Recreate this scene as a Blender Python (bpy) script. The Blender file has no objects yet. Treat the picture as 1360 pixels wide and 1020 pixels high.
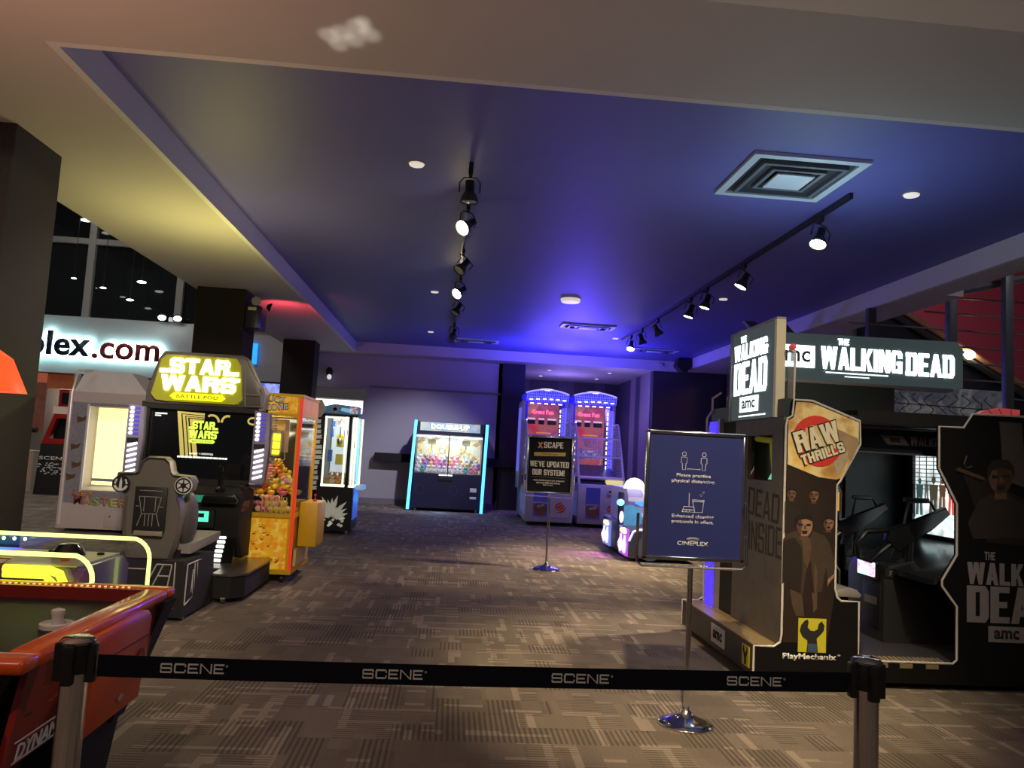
import bpy, bmesh, math, random
from mathutils import Vector, Matrix, Quaternion
random.seed(7)
PI=math.pi
scn=bpy.context.scene
C=scn.collection
V=Vector

# ---------------------------------------------------------------- camera
def make_camera():
    F,CX,CY=1021.,680.,510.
    vy=V((600-CX,-(598-CY),-F)); s=.054
    num=-(vy.x*(600-CX)+vy.y*(-(598-CY))+F*F); den=vy.x-vy.y*s
    L=num/den
    vx=V((600-CX+L,-(598-CY+s*L),-F)); vy.normalize(); vx.normalize()
    if vx.x<0: vx=-vx
    vz=vx.cross(vy)
    R=Matrix((vx,vy,vz))            # rows: world axes seen from the camera
    cam=bpy.data.objects.new('camera',bpy.data.cameras.new('camera')); C.objects.link(cam)
    cam.matrix_world=Matrix.Translation((0,0,1.5))@R.to_4x4()
    cam.data.sensor_width=36; cam.data.lens=F/1360*36; cam.data.clip_start=.05; cam.data.clip_end=200
    scn.camera=cam
make_camera()

# ---------------------------------------------------------------- materials
_m={}
def mat(key,col,rough=.5,metal=0.,emit=0.,ecol=None,noise=0.,nscale=8.,bump=0.,coat=0.,spec=.5):
    if key in _m: return _m[key]
    m=bpy.data.materials.new(key); m.use_nodes=True
    nt=m.node_tree; b=nt.nodes['Principled BSDF']
    b.inputs['Base Color'].default_value=(*col,1); b.inputs['Roughness'].default_value=rough
    b.inputs['Metallic'].default_value=metal; b.inputs['Coat Weight'].default_value=coat
    b.inputs['Specular IOR Level'].default_value=spec
    if emit:
        b.inputs['Emission Color'].default_value=(*(ecol or col),1); b.inputs['Emission Strength'].default_value=emit
    if noise or bump:
        tc=nt.nodes.new('ShaderNodeTexCoord'); n=nt.nodes.new('ShaderNodeTexNoise')
        n.inputs['Scale'].default_value=nscale; n.inputs['Detail'].default_value=5
        nt.links.new(tc.outputs['Object'],n.inputs['Vector'])
        if noise:
            mx=nt.nodes.new('ShaderNodeMix'); mx.data_type='RGBA'
            mx.inputs[6].default_value=(*[c*(1-noise) for c in col],1)
            mx.inputs[7].default_value=(*[min(1,c*(1+noise)) for c in col],1)
            nt.links.new(n.outputs['Fac'],mx.inputs[0]); nt.links.new(mx.outputs[2],b.inputs['Base Color'])
        if bump:
            bp=nt.nodes.new('ShaderNodeBump'); bp.inputs['Strength'].default_value=bump; bp.inputs['Distance'].default_value=.01
            nt.links.new(n.outputs['Fac'],bp.inputs['Height']); nt.links.new(bp.outputs['Normal'],b.inputs['Normal'])
    _m[key]=m; return m
def glass(key,tint=(1,1,1),refl=.12):
    if key in _m: return _m[key]
    m=bpy.data.materials.new(key); m.use_nodes=True; nt=m.node_tree; nt.nodes.clear()
    o=nt.nodes.new('ShaderNodeOutputMaterial'); t=nt.nodes.new('ShaderNodeBsdfTransparent'); g=nt.nodes.new('ShaderNodeBsdfGlossy')
    t.inputs[0].default_value=(*tint,1); g.inputs['Roughness'].default_value=.03
    lw=nt.nodes.new('ShaderNodeLayerWeight'); lw.inputs[0].default_value=.25
    mm=nt.nodes.new('ShaderNodeMath'); mm.operation='MULTIPLY_ADD'; mm.inputs[1].default_value=.5; mm.inputs[2].default_value=refl*.4
    nt.links.new(lw.outputs['Fresnel'],mm.inputs[0])
    mx=nt.nodes.new('ShaderNodeMixShader'); nt.links.new(mm.outputs[0],mx.inputs[0])
    nt.links.new(t.outputs[0],mx.inputs[1]); nt.links.new(g.outputs[0],mx.inputs[2]); nt.links.new(mx.outputs[0],o.inputs[0])
    _m[key]=m; return m
def blotch(key,cols,scale=10,rough=.5,emit=0.,kind='voronoi',pos=None):
    """printed artwork: several ink colours in irregular patches"""
    if key in _m: return _m[key]
    m=bpy.data.materials.new(key); m.use_nodes=True; nt=m.node_tree; b=nt.nodes['Principled BSDF']
    tc=nt.nodes.new('ShaderNodeTexCoord')
    n=nt.nodes.new('ShaderNodeTexNoise' if kind=='noise' else 'ShaderNodeTexVoronoi'); n.inputs['Scale'].default_value=scale
    if kind=='noise': n.inputs['Detail'].default_value=4; src=n.outputs['Fac']
    else: src=n.outputs['Color']
    nt.links.new(tc.outputs['Object'],n.inputs['Vector'])
    r=nt.nodes.new('ShaderNodeValToRGB')
    if kind!='noise':
        sp=nt.nodes.new('ShaderNodeSeparateColor'); nt.links.new(src,sp.inputs[0]); src=sp.outputs[0]; r.color_ramp.interpolation='CONSTANT'
    nt.links.new(src,r.inputs[0]); e=r.color_ramp.elements
    while len(e)>1: e.remove(e[0])
    for i,c in enumerate(cols):
        p=(pos[i] if pos else (i/len(cols) if kind!='noise' else .3+.4*i/(max(1,len(cols)-1))))
        if i==0: e[0].position=p; e[0].color=(*c,1)
        else: x=e.new(p); x.color=(*c,1)
    nt.links.new(r.outputs[0],b.inputs['Base Color']); b.inputs['Roughness'].default_value=rough
    if emit: nt.links.new(r.outputs[0],b.inputs['Emission Color']); b.inputs['Emission Strength'].default_value=emit
    _m[key]=m; return m

def carpet_material():
    m=bpy.data.materials.new('woven_carpet'); m.use_nodes=True; nt=m.node_tree; b=nt.nodes['Principled BSDF']
    N=nt.nodes.new; Lk=nt.links.new
    tc=N('ShaderNodeTexCoord'); sep=N('ShaderNodeSeparateXYZ'); Lk(tc.outputs['Object'],sep.inputs[0])
    def mp(rot=0,loc=(0,0,0)):
        k=N('ShaderNodeMapping'); k.inputs['Rotation'].default_value=(0,0,rot); k.inputs['Location'].default_value=loc; Lk(tc.outputs['Object'],k.inputs[0]); return k.outputs[0]
    def brick(w,h,vec,off=.5,c1=0.,c2=1.):
        k=N('ShaderNodeTexBrick'); k.inputs['Scale'].default_value=1; k.inputs['Brick Width'].default_value=w; k.inputs['Row Height'].default_value=h
        k.inputs['Mortar Size'].default_value=0; k.offset=off; k.inputs['Color1'].default_value=(c1,)*3+(1,); k.inputs['Color2'].default_value=(c2,)*3+(1,)
        Lk(vec,k.inputs['Vector']); return k.outputs['Color']
    def math_(op,a,b_):
        k=N('ShaderNodeMath'); k.operation=op
        for i,v in enumerate((a,b_)):
            if isinstance(v,(int,float)): k.inputs[i].default_value=v
            else: Lk(v,k.inputs[i])
        return k.outputs[0]
    v0=mp(0); v90=mp(PI/2,(.13,.07,0))
    a=brick(.46,.23,v0); c=brick(.34,.115,v90,.37); d=brick(.17,.46,v0,.21)
    e=brick(.62,.035,v0,.43); g=brick(.5,.045,v90,.31)
    # ribs in two directions
    def rib(coord,per):
        x=math_('MULTIPLY',coord,2*PI/per); x=math_('SINE',x,0); return math_('GREATER_THAN',x,.1)
    r1=rib(sep.outputs['Y'],.030); r2=rib(sep.outputs['X'],.030)
    m1=math_('GREATER_THAN',a,.5); m2=math_('GREATER_THAN',c,.55)
    ribs=math_('ADD',math_('MULTIPLY',r1,math_('MULTIPLY',m1,m2)),math_('MULTIPLY',r2,math_('MULTIPLY',math_('SUBTRACT',1,m1),math_('GREATER_THAN',d,.45))))
    tone=math_('ADD',math_('MULTIPLY',a,.10),math_('ADD',math_('MULTIPLY',c,.12),math_('MULTIPLY',d,.10)))
    dash=math_('MULTIPLY',math_('GREATER_THAN',e,.86),math_('GREATER_THAN',c,.4)); dash2=math_('MULTIPLY',math_('GREATER_THAN',g,.86),math_('GREATER_THAN',a,.35))
    tone=math_('ADD',tone,math_('MULTIPLY',math_('MAXIMUM',dash,dash2),.30))
    fac=math_('MULTIPLY',math_('ADD',.30,tone),math_('SUBTRACT',1,math_('MULTIPLY',ribs,.45)))
    nz=N('ShaderNodeTexNoise'); nz.inputs['Scale'].default_value=90; nz.inputs['Detail'].default_value=3; Lk(tc.outputs['Object'],nz.inputs['Vector'])
    fac=math_('MULTIPLY',fac,math_('ADD',.7,math_('MULTIPLY',nz.outputs['Fac'],.6)))
    r=N('ShaderNodeValToRGB'); Lk(fac,r.inputs[0])
    r.color_ramp.elements[0].position=0; r.color_ramp.elements[0].color=(.016,.012,.011,1)
    r.color_ramp.elements[1].position=.85; r.color_ramp.elements[1].color=(.40,.325,.26,1)
    Lk(r.outputs[0],b.inputs['Base Color']); b.inputs['Roughness'].default_value=.95; b.inputs['Specular IOR Level'].default_value=.15
    bp=N('ShaderNodeBump'); bp.inputs['Strength'].default_value=.25; bp.inputs['Distance'].default_value=.004; Lk(fac,bp.inputs['Height']); Lk(bp.outputs[0],b.inputs['Normal'])
    return m

# ---------------------------------------------------------------- mesh builder (world coordinates, one object each)
_loc={}
def basis(d):
    d=V(d).normalized(); a=V((0,0,1)) if abs(d.z)<.95 else V((1,0,0))
    u=a.cross(d).normalized(); return u,d.cross(u),d
class MB:
    def __init__(s): s.bm=bmesh.new()
    def box(s,x0,x1,y0,y1,z0,z1,bev=0,seg=2):
        vs=[s.bm.verts.new((x,y,z)) for x in (min(x0,x1),max(x0,x1)) for y in (min(y0,y1),max(y0,y1)) for z in (min(z0,z1),max(z0,z1))]
        fs=[s.bm.faces.new([vs[i] for i in f]) for f in ((0,1,3,2),(4,6,7,5),(0,4,5,1),(2,3,7,6),(0,2,6,4),(1,5,7,3))]
        if bev:
            es=set(e for f in fs for e in f.edges)
            bmesh.ops.bevel(s.bm,geom=list(es)+vs,offset=bev,segments=seg,affect='EDGES',profile=.5)
        return s
    def prism(s,pts,axis,a,b,bev=0):
        def P(p,t): return {'x':(t,p[0],p[1]),'y':(p[0],t,p[1]),'z':(p[0],p[1],t)}[axis]
        A=[s.bm.verts.new(P(p,a)) for p in pts]; B=[s.bm.verts.new(P(p,b)) for p in pts]
        fs=[s.bm.faces.new(A),s.bm.faces.new(B[::-1])]
        n=len(pts)
        for i in range(n): fs.append(s.bm.faces.new((A[i],B[i],B[(i+1)%n],A[(i+1)%n])))
        if bev:
            es=set(e for f in fs[:2] for e in f.edges)
            bmesh.ops.bevel(s.bm,geom=list(es),offset=bev,segments=2,affect='EDGES',profile=.5)
        return s
    def hull8(s,lo,hi):
        """lo, hi: four corners each (any positions), lofted"""
        A=[s.bm.verts.new(p) for p in lo]; B=[s.bm.verts.new(p) for p in hi]; n=len(A)
        s.bm.faces.new(A); s.bm.faces.new(B[::-1])
        for i in range(n): s.bm.faces.new((A[i],B[i],B[(i+1)%n],A[(i+1)%n]))
        return s
    def loft(s,rings,cap=True):
        R=[[s.bm.verts.new(p) for p in r] for r in rings]; n=len(R[0])
        for k in range(len(R)-1):
            for i in range(n): s.bm.faces.new((R[k][i],R[k+1][i],R[k+1][(i+1)%n],R[k][(i+1)%n]))
        if cap: s.bm.faces.new(R[0]); s.bm.faces.new(R[-1][::-1])
        return s
    def lathe(s,prof,c=(0,0,0),axis=(0,0,1),seg=24,cap=True):
        u,v,d=basis(axis); c=V(c)
        rings=[]
        for r,t in prof:
            rings.append([c+d*t+(u*math.cos(2*PI*i/seg)+v*math.sin(2*PI*i/seg))*max(r,1e-5) for i in range(seg)])
        return s.loft(rings,cap)
    def cyl(s,p0,p1,r0,r1=None,seg=16):
        d=V(p1)-V(p0); return s.lathe([(r0,0),(r0 if r1 is None else r1,d.length)],p0,d,seg)
    def ell(s,c,rx,ry,rz,seg=14,rings=8):
        c=V(c); rr=[]
        for k in range(rings+1):
            t=-PI/2+PI*k/rings; q=max(math.cos(t),1e-4)
            rr.append([c+V((rx*q*math.cos(2*PI*i/seg),ry*q*math.sin(2*PI*i/seg),rz*math.sin(t))) for i in range(seg)])
        return s.loft(rr)
    def tube(s,path,r,seg=8,closed=False):
        P=[V(p) for p in path]; n=len(P); rings=[]
        prev=None
        for i in range(n):
            a=P[(i-1)%n] if (closed or i>0) else P[i]; b=P[(i+1)%n] if (closed or i<n-1) else P[i]
            d=(b-a).normalized()
            if prev is None: u,v,_=basis(d)
            else:
                u=prev-d*prev.dot(d); u.normalize(); v=d.cross(u)
            prev=u
            rings.append([P[i]+(u*math.cos(2*PI*k/seg)+v*math.sin(2*PI*k/seg))*r for k in range(seg)])
        if closed: rings.append([p.copy() for p in rings[0]])
        return s.loft(rings,cap=not closed)
    def xform(s,M): s.bm.transform(M); return s
    def build(s,name,m,parent=None,smooth=False,origin=None):
        base=V(origin) if origin is not None else (V(_loc[parent.name]) if parent is not None else None)
        if base is None:
            xs=[v.co for v in s.bm.verts]; base=V((sum(v.x for v in xs)/len(xs),sum(v.y for v in xs)/len(xs),min(v.z for v in xs)))
        bmesh.ops.recalc_face_normals(s.bm,faces=s.bm.faces[:])
        bmesh.ops.translate(s.bm,verts=s.bm.verts[:],vec=-base)
        me=bpy.data.meshes.new(name); s.bm.to_mesh(me); s.bm.free()
        o=bpy.data.objects.new(name,me); C.objects.link(o)
        if m: me.materials.append(m)
        if smooth:
            for p in me.polygons: p.use_smooth=True
            if smooth!='all':
                try: me.set_sharp_from_angle(angle=math.radians(40))
                except Exception: pass
        if parent is not None: o.parent=parent
        else: o.location=base
        _loc[o.name]=tuple(base); return o
def tag(o,label=None,cat=None,group=None,kind=None):
    if label: o['label']=label
    if cat: o['category']=cat
    if group: o['group']=group
    if kind: o['kind']=kind
    return o
def struct(o): o['kind']='structure'; return o
def thing(name,label,cat,loc,group=None):
    o=bpy.data.objects.new(name,None); o.empty_display_size=.1; C.objects.link(o); o.location=loc; _loc[o.name]=tuple(loc)
    return tag(o,label,cat,group)
def box(name,m,b,parent=None,bev=0,smooth=False):
    return MB().box(*b,bev=bev).build(name,m,parent,smooth=smooth or bool(bev))
def dup(root,loc,label,group=None,rz=None,scale=None):
    r=root.copy(); C.objects.link(r); r.location=loc; r['label']=label
    if group: r['group']=group
    if rz is not None: r.rotation_euler=(0,0,rz)
    if scale is not None: r.scale=scale
    _loc[r.name]=tuple(loc)
    def rec(src,dst):
        for ch in list(src.children):
            c=ch.copy(); C.objects.link(c); c.parent=dst; rec(ch,c)
    rec(root,r); return r
XP=dict(u=(0,1,0)); XN=dict(u=(0,-1,0))      # text facing +X, facing -X (default faces -Y)
def text(s,parent,m,c,w=None,h=None,u=(1,0,0),v=(0,0,1),d=.004,bold=0.,shear=0.,anchor='c',size=None,name='lettering',lean=0.,sub=None):
    cu=bpy.data.curves.new('t','FONT'); cu.body=s; cu.extrude=0.0; cu.offset=bold; cu.shear=shear; cu.resolution_u=3; cu.space_character=1.0+bold*1.2
    o=bpy.data.objects.new('t',cu); C.objects.link(o)
    dg=bpy.context.evaluated_depsgraph_get(); me=bpy.data.meshes.new_from_object(o.evaluated_get(dg))
    bpy.data.objects.remove(o); bpy.data.curves.remove(cu)
    bm=bmesh.new(); bm.from_mesh(me); bpy.data.meshes.remove(me)
    xs=[q.co.x for q in bm.verts]; ys=[q.co.y for q in bm.verts]
    x0,x1,y0,y1=min(xs),max(xs),min(ys),max(ys)
    sx=(w/(x1-x0)) if w else None; sy=(h/(y1-y0)) if h else None
    if size: sx=sx or size; sy=sy or size
    sx=sx or sy; sy=sy or sx
    ox,oy={'c':((x0+x1)/2,(y0+y1)/2),'bl':(x0,0),'br':(x1,0)}[anchor]
    u=V(u).normalized(); v=V(v).normalized(); n=u.cross(v)
    if lean:
        q=Quaternion(n,lean); u=q@u; v=q@v
    ext=bmesh.ops.extrude_face_region(bm,geom=bm.faces[:])
    nv=[g for g in ext['geom'] if isinstance(g,bmesh.types.BMVert)]
    for q in bm.verts: q.co.z=0
    for q in nv: q.co.z=d
    c=V(c)
    for q in bm.verts:
        p=c+u*((q.co.x-ox)*sx)+v*((q.co.y-oy)*sy)+n*q.co.z
        q.co=p
    k=MB(); k.bm.free(); k.bm=bm
    ob=k.build(name,m,parent); return ob

# ---------------------------------------------------------------- shared materials
BLK=mat('black_laminate',(.012,.012,.014),.35,noise=.2)
MBLK=mat('matte_black',(.012,.011,.011),.75,noise=.25,nscale=30)
DMET=mat('dark_metal',(.03,.03,.035),.35,.7,noise=.2)
CHR=mat('polished_chrome',(.75,.75,.76),.12,1.,noise=.05)
STEEL=mat('brushed_steel',(.45,.43,.40),.3,1.,noise=.1)
WHT=mat('white_laminate',(.62,.60,.60),.4,noise=.05)
WPR=mat('white_ink',(.75,.75,.75),.6,noise=.03)
GRAYPR=mat('grey_ink',(.30,.29,.30),.6,noise=.08)
YEL=mat('yellow_laminate',(.80,.48,.02),.4,noise=.1)
CASTER=mat('caster_rubber',(.02,.02,.02),.5,noise=.1)
GL=glass('clear_glass'); SMOKE=glass('smoked_glass',(.25,.26,.3),.3)
# ---------------------------------------------------------------- heavy block lettering
def _glyph(ch,s,b):
    R=lambda x0,y0,x1,y1:[(x0,y0),(x1,y0),(x1,y1),(x0,y1)]
    m=(1-b)/2; k=.15
    G={
    'A':[[(0,0),(s*.9,0),(.5+s*.28,1),(.5-s*.45,1)],[(1-s*.9,0),(1,0),(.5+s*.45,1),(.5-s*.28,1)],R(.25,.2,.75,.2+b)],
    'B':[R(0,0,s,1),R(0,0,1-s*.5,b),R(0,m,.9,m+b),R(0,1-b,1-s*.5,1),[(1-s,0),(1-k,0),(1,k),(1,.42),(.92,.5),(1-s,.5)],[(1-s,1),(1-k,1),(1,1-k),(1,.58),(.92,.5),(1-s,.5)]],
    'C':[[(0,k),(k,0),(s,0),(s,1),(k,1),(0,1-k)],R(s*.5,0,1-k,b),R(s*.5,1-b,1-k,1),[(1-s,0),(1-k,0),(1,k),(1,.36),(1-s,.36)],[(1-s,.64),(1,.64),(1,1-k),(1-k,1),(1-s,1)]],
    'D':[R(0,0,s,1),R(0,0,1-k,b),R(0,1-b,1-k,1),[(1-s,0),(1-k,0),(1,k),(1,1-k),(1-k,1),(1-s,1)]],
    'E':[R(0,0,s,1),R(0,0,1,b),R(0,m,.88,m+b),R(0,1-b,1,1)],
    'F':[R(0,0,s,1),R(0,m,.88,m+b),R(0,1-b,1,1)],
    'G':[[(0,k),(k,0),(s,0),(s,1),(k,1),(0,1-k)],R(s*.5,0,1,b),R(s*.5,1-b,1-k,1),R(1-s,0,1,.52),R(.52,.52-b,1,.52),[(1-s,.66),(1,.66),(1,1-k),(1-k,1),(1-s,1)]],
    'H':[R(0,0,s,1),R(1-s,0,1,1),R(0,m,1,m+b)],
    'I':[R(0,0,1,1)],
    'K':[R(0,0,s,1),[(s,.30),(s,.62),(1-s,1),(1,1),(.62,.55),(1.03,0),(1.0-s*1.02,0),(.46,.40)]],
    'L':[R(0,0,s,1),R(0,0,1,b)],
    'M':[R(0,0,s*.72,1),R(1-s*.72,0,1,1),[(0,1),(s*.8,1),(.5,.45),(.5,.05),(.38,.05)],[(1,1),(1-s*.8,1),(.5,.45),(.5,.05),(.62,.05)]],
    'N':[R(0,0,s,1),R(1-s,0,1,1),[(0,1),(s,1),(1,0),(1-s,0)]],
    'O':[[(0,k),(k,0),(s,0),(s,1),(k,1),(0,1-k)],[(1-s,0),(1-k,0),(1,k),(1,1-k),(1-k,1),(1-s,1)],R(s*.5,0,1-s*.5,b),R(s*.5,1-b,1-s*.5,1)],
    'P':[R(0,0,s,1),R(0,1-b,1-k,1),R(0,.38,1-k,.38+b),[(1-s,.38),(1-k,.38),(1,.38+k),(1,1-k),(1-k,1),(1-s,1)]],
    'R':[R(0,0,s,1),R(0,1-b,1-k,1),R(0,.42,1-k,.42+b),[(1-s,.42),(1-k,.42),(1,.42+k),(1,1-k),(1-k,1),(1-s,1)],[(1-s,0),(1,0),(.95,.46),(1-s*1.25,.46)]],
    'S':[R(s*.4,0,1-s*.4,b),R(s*.4,m,1-s*.4,m+b),R(s*.4,1-b,1-s*.4,1),[(0,m+k*.7),(s*.6,m),(s,m),(s,1),(k,1),(0,1-k)],[(1,m+b-k*.7),(1-s*.6,m+b),(1-s,m+b),(1-s,0),(1-k,0),(1,k)],[(0,.32),(s,.32),(s,0),(k,0),(0,k)],[(1,.68),(1-s,.68),(1-s,1),(1-k,1),(1,1-k)]],
    'T':[R(0,1-b,1,1),R(.5-s/2,0,.5+s/2,1)],
    'U':[[(0,k),(k,0),(s,0),(s,1),(0,1)],[(1-s,0),(1-k,0),(1,k),(1,1),(1-s,1)],R(s*.5,0,1-s*.5,b)],
    'V':[[(0,1),(s,1),(.5+s*.12,.15),(.5,0),(.5-s*.45,0)],[(1,1),(1-s,1),(.5-s*.12,.15),(.5,0),(.5+s*.45,0)]],
    'W':[[(0,1),(s*.72,1),(.32,.2),(.34,0),(.16,0)],[(.5-s*.3,1),(.5+s*.3,1),(.36,0),(.20,0)],[(.5-s*.3,1),(.5+s*.3,1),(.80,0),(.64,0)],[(1,1),(1-s*.72,1),(.68,.2),(.66,0),(.84,0)]],
    'X':[[(0,0),(s,0),(1,1),(1-s,1)],[(1-s,0),(1,0),(s,1),(0,1)]],
    'Y':[[(0,1),(s,1),(.5+s*.3,.42),(.5-s*.4,.38)],[(1,1),(1-s,1),(.5-s*.3,.42),(.5+s*.4,.38)],R(.5-s/2,0,.5+s/2,.45)],
    '!':[R(0,0,1,.17),[(0.08,.28),(.92,.28),(1,1),(0,1)]], "'":[[(.2,.66),(.8,.66),(1,1),(0,1)]], '-':[R(0,m,1,m+b)]}
    return G[ch]
def block(s,parent,m,c,w,h,u=(1,0,0),v=(0,0,1),d=.003,stem=.36,bar=.17,gap=.10,lean=0.,heights=None):
    W={'I':stem,'M':1.4,'W':1.45,' ':.5,'!':stem*.9,"'":.3,'L':.86,'E':.88,'F':.85,'T':.95}
    tot=sum(W.get(ch,1) for ch in s)+gap*(len(s)-1); k=MB(); x=0
    u=V(u).normalized(); v=V(v).normalized(); n=u.cross(v); c=V(c)
    if lean: q=Quaternion(n,lean); u=q@u; v=q@v
    for i,ch in enumerate(s):
        gw=W.get(ch,1)
        if ch!=' ':
            ss=min(1,stem/ (gw if ch in 'LEFT' else 1)) 
            hh=heights[i] if heights else 1.
            for jj,poly in enumerate(_glyph(ch,ss,bar)):
                A=[];B=[]
                for (px,py) in poly:
                    X=(x+px*gw)/tot*w-w/2; Y=py*h*hh-h/2
                    A.append(k.bm.verts.new(c+u*X+v*Y-n*d*.05*jj)); B.append(k.bm.verts.new(c+u*X+v*Y+n*d*(1+.13*jj)))
                k.bm.faces.new(A); k.bm.faces.new(B[::-1])
                for j in range(len(A)): k.bm.faces.new((A[j],B[j],B[(j+1)%len(A)],A[(j+1)%len(A)]))
        x+=gw+gap
    return k.build('lettering',m,parent)
# ================================================================ SETTING
TR=dict(x0=-2.62,x1=5.98,y0=4.86,y1=19.9,z0=3.9,z1=4.16)
W_SOF=mat('soffit_paint',(.48,.47,.47),.7,noise=.05,nscale=1.5)
W_FACE=mat('soffit_edge_paint',(.62,.62,.66),.6,noise=.04,nscale=2)
W_BLUE=mat('blue_ceiling_paint',(.105,.105,.36),.55,noise=.06,nscale=1.2)
W_WALL=mat('grey_wall_paint',(.50,.49,.53),.65,noise=.06,nscale=2)
W_WALL2=mat('light_grey_wall_paint',(.52,.51,.51),.65,noise=.05,nscale=2)
W_DARK=mat('dark_navy_wall',(.035,.035,.06),.6,noise=.2,nscale=3)
W_DARK2=mat('charcoal_wall',(.075,.065,.12),.55,noise=.2,nscale=3)
W_STR=mat('grey_stripe_wall',(.26,.22,.28),.5,noise=.1,nscale=3)
COLM=mat('charcoal_column',(.022,.018,.016),.85,noise=.35,nscale=60,bump=.3)
FLR=carpet_material()
struct(MB().box(-16,14,-6,26,-.1,0).build('floor',FLR,origin=(0,0,0)))
# recessed blue ceiling with its light grey drop edges
struct(MB().box(TR['x0']-.1,TR['x1']+.1,TR['y0']-.1,TR['y1']+.1,4.16,4.22).build('ceiling',W_BLUE))
e=MB()
e.box(TR['x0']-.06,TR['x0'],TR['y0'],TR['y1'],3.9,4.17); e.box(TR['x1'],TR['x1']+.06,TR['y0'],TR['y1'],3.9,4.17)
e.box(TR['x0']-.06,TR['x1']+.06,TR['y1'],TR['y1']+.06,3.9,4.17); e.box(TR['x0']-.06,TR['x1']+.06,TR['y0']-.06,TR['y0'],3.9,4.17)
struct(e.build('trim_1',W_FACE))
s_=MB()
s_.box(-4.32,TR['x0']-.03,3.73,20.72,3.901,4.3)                       # left soffit
s_.box(TR['x0']-.03,6.4,3.73,TR['y0']-.03,3.901,4.3)                  # near beam
s_.box(TR['x1']+.03,6.42,3.73,9.6,3.901,4.3); s_.box(TR['x1']+.03,6.66,9.6,13.5,3.901,4.3); s_.box(TR['x1']+.03,7.3,13.5,20.2,3.901,4.3)
s_.box(TR['x0']-.03,7.3,TR['y1']+.03,24.6,3.901,4.3)
s_.box(-4.9,-4.32,3.73,5.0,3.901,4.3)
struct(s_.build('ceiling',W_SOF))
struct(MB().box(-16,14,-6,3.73,4.3,4.4).build('ceiling',mat('lobby_ceiling_paint',(.55,.53,.50),.7,noise=.04,nscale=2)))
struct(MB().box(-16,-4.32,3.73,21,9.5,9.6).build('ceiling',mat('atrium_ceiling',(.05,.05,.055),.8,noise=.1)))
# back walls
b=MB(); b.box(-2.35,1.25,20.7,20.85,0,3.92); b.box(-4.62,-2.35,20.7,20.85,0,2.72); b.box(-4.62,-2.35,20.7,20.85,3.0,3.92);b.box(-4.62,-3.9,20.7,20.85,2.7,3.02)
struct(b.build('wall_back',W_WALL))
b=MB(); b.box(-2.3,1.22,20.66,20.705,3.05,3.1); b.box(-2.35,1.25,20.67,20.705,0,.14)
struct(b.build('trim_2',mat('wall_reveal_grey',(.25,.24,.27),.6,noise=.05)))
struct(box('wall_left',W_WALL2,(-6.95,-4.62,20.9,21,3.55,9.5)))
struct(box('wall_left',W_WALL,(-6.95,-4.62,20.88,21,2.95,3.55)))
struct(MB().box(-16,-6.95,20.9,21,2.97,4.48).build('wall_left',mat('sign_band_panel',(.50,.53,.54),.4,noise=.04,nscale=1)))
struct(MB().box(-16,-4.6,22.6,22.7,0,3.3).build('wall_left',mat('box_office_back_wall',(.22,.20,.19),.7,noise=.2,nscale=1)))
b=MB(); b.box(-14,-4.7,20.95,21.05,2.55,2.97)
struct(b.build('trim_3',mat('orange_fascia',(.55,.13,.04),.5,noise=.2)))
b=MB(); b.box(-9.7,-8.95,20.9,21.05,0,2.97)
struct(b.build('wall_left',mat('slate_pier',(.08,.085,.10),.6,noise=.1)))
b=MB(); b.box(-9.95,-9.8,20.85,21.05,0,2.97); b.box(-11.4,-9.95,20.85,21.0,0,.25)
struct(b.build('trim_4',mat('pale_door_frame',(.45,.42,.38),.5,noise=.1)))
# atrium windows: dark glass, pale mullions
NIGHT=mat('night_window_glass',(.012,.015,.015),.06,noise=.1)
fr=mat('pale_mullion',(.36,.35,.33),.5,noise=.05)
wx=[-14.5,-12.2,-9.86,-7.5,-6.95]
for i in range(4):
    for z0,z1 in ((4.48,6.5),(6.58,9.4)):
        struct(box('window_%d'%(i+1),NIGHT,(wx[i],wx[i+1],21.0,21.04,z0,z1)))
b=MB()
for x in wx[1:4]: b.box(x-.09,x+.09,20.88,21,4.48,9.5)
b.box(-16,-6.95,20.9,21,6.45,6.6)
struct(b.build('trim_5',fr))
# alcove with the basketball machines
struct(MB().box(1.25,5.3,24.5,24.6,0,3.92).build('wall_back',W_DARK))
b=MB()
for x,w in ((2.0,.35),(3.3,.5),(4.5,.3)): b.box(x,x+w,24.47,24.5,0,3.9)
struct(b.build('trim_6',mat('navy_stripe',(.06,.055,.10),.5,noise=.1)))
struct(MB().box(5.25,5.35,20.16,24.6,0,3.92).build('wall_right',W_DARK2))
b=MB()
for y,w in ((20.3,1.1),(22.0,.6)): b.box(5.22,5.25,y,y+w,0,3.9)
struct(b.build('trim_7',W_STR))
struct(MB().box(5.25,10,20.1,20.2,0,3.92).build('wall_right',mat('charcoal_block_wall',(.05,.048,.058),.6,noise=.15,nscale=3)))
struct(MB().box(7.1,10,19.9,20.1,0,3.92).build('wall_right',mat('black_wall',(.02,.02,.03),.6,noise=.15,nscale=3)))
struct(MB().box(1.15,1.25,20.7,24.6,0,3.92).build('wall_left',W_DARK))
# columns
for i,(x0,x1,y0,y1,z1) in enumerate(((-4.5,-3.6,6.2,6.92,3.91),(-4.22,-3.45,12.5,13.2,3.91),(-4.1,-3.36,18.3,18.95,3.91))):
    struct(MB().box(x0,x1,y0,y1,0,z1,bev=.01).build('wall_left' if i==0 else 'wall_left',COLM))
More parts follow.
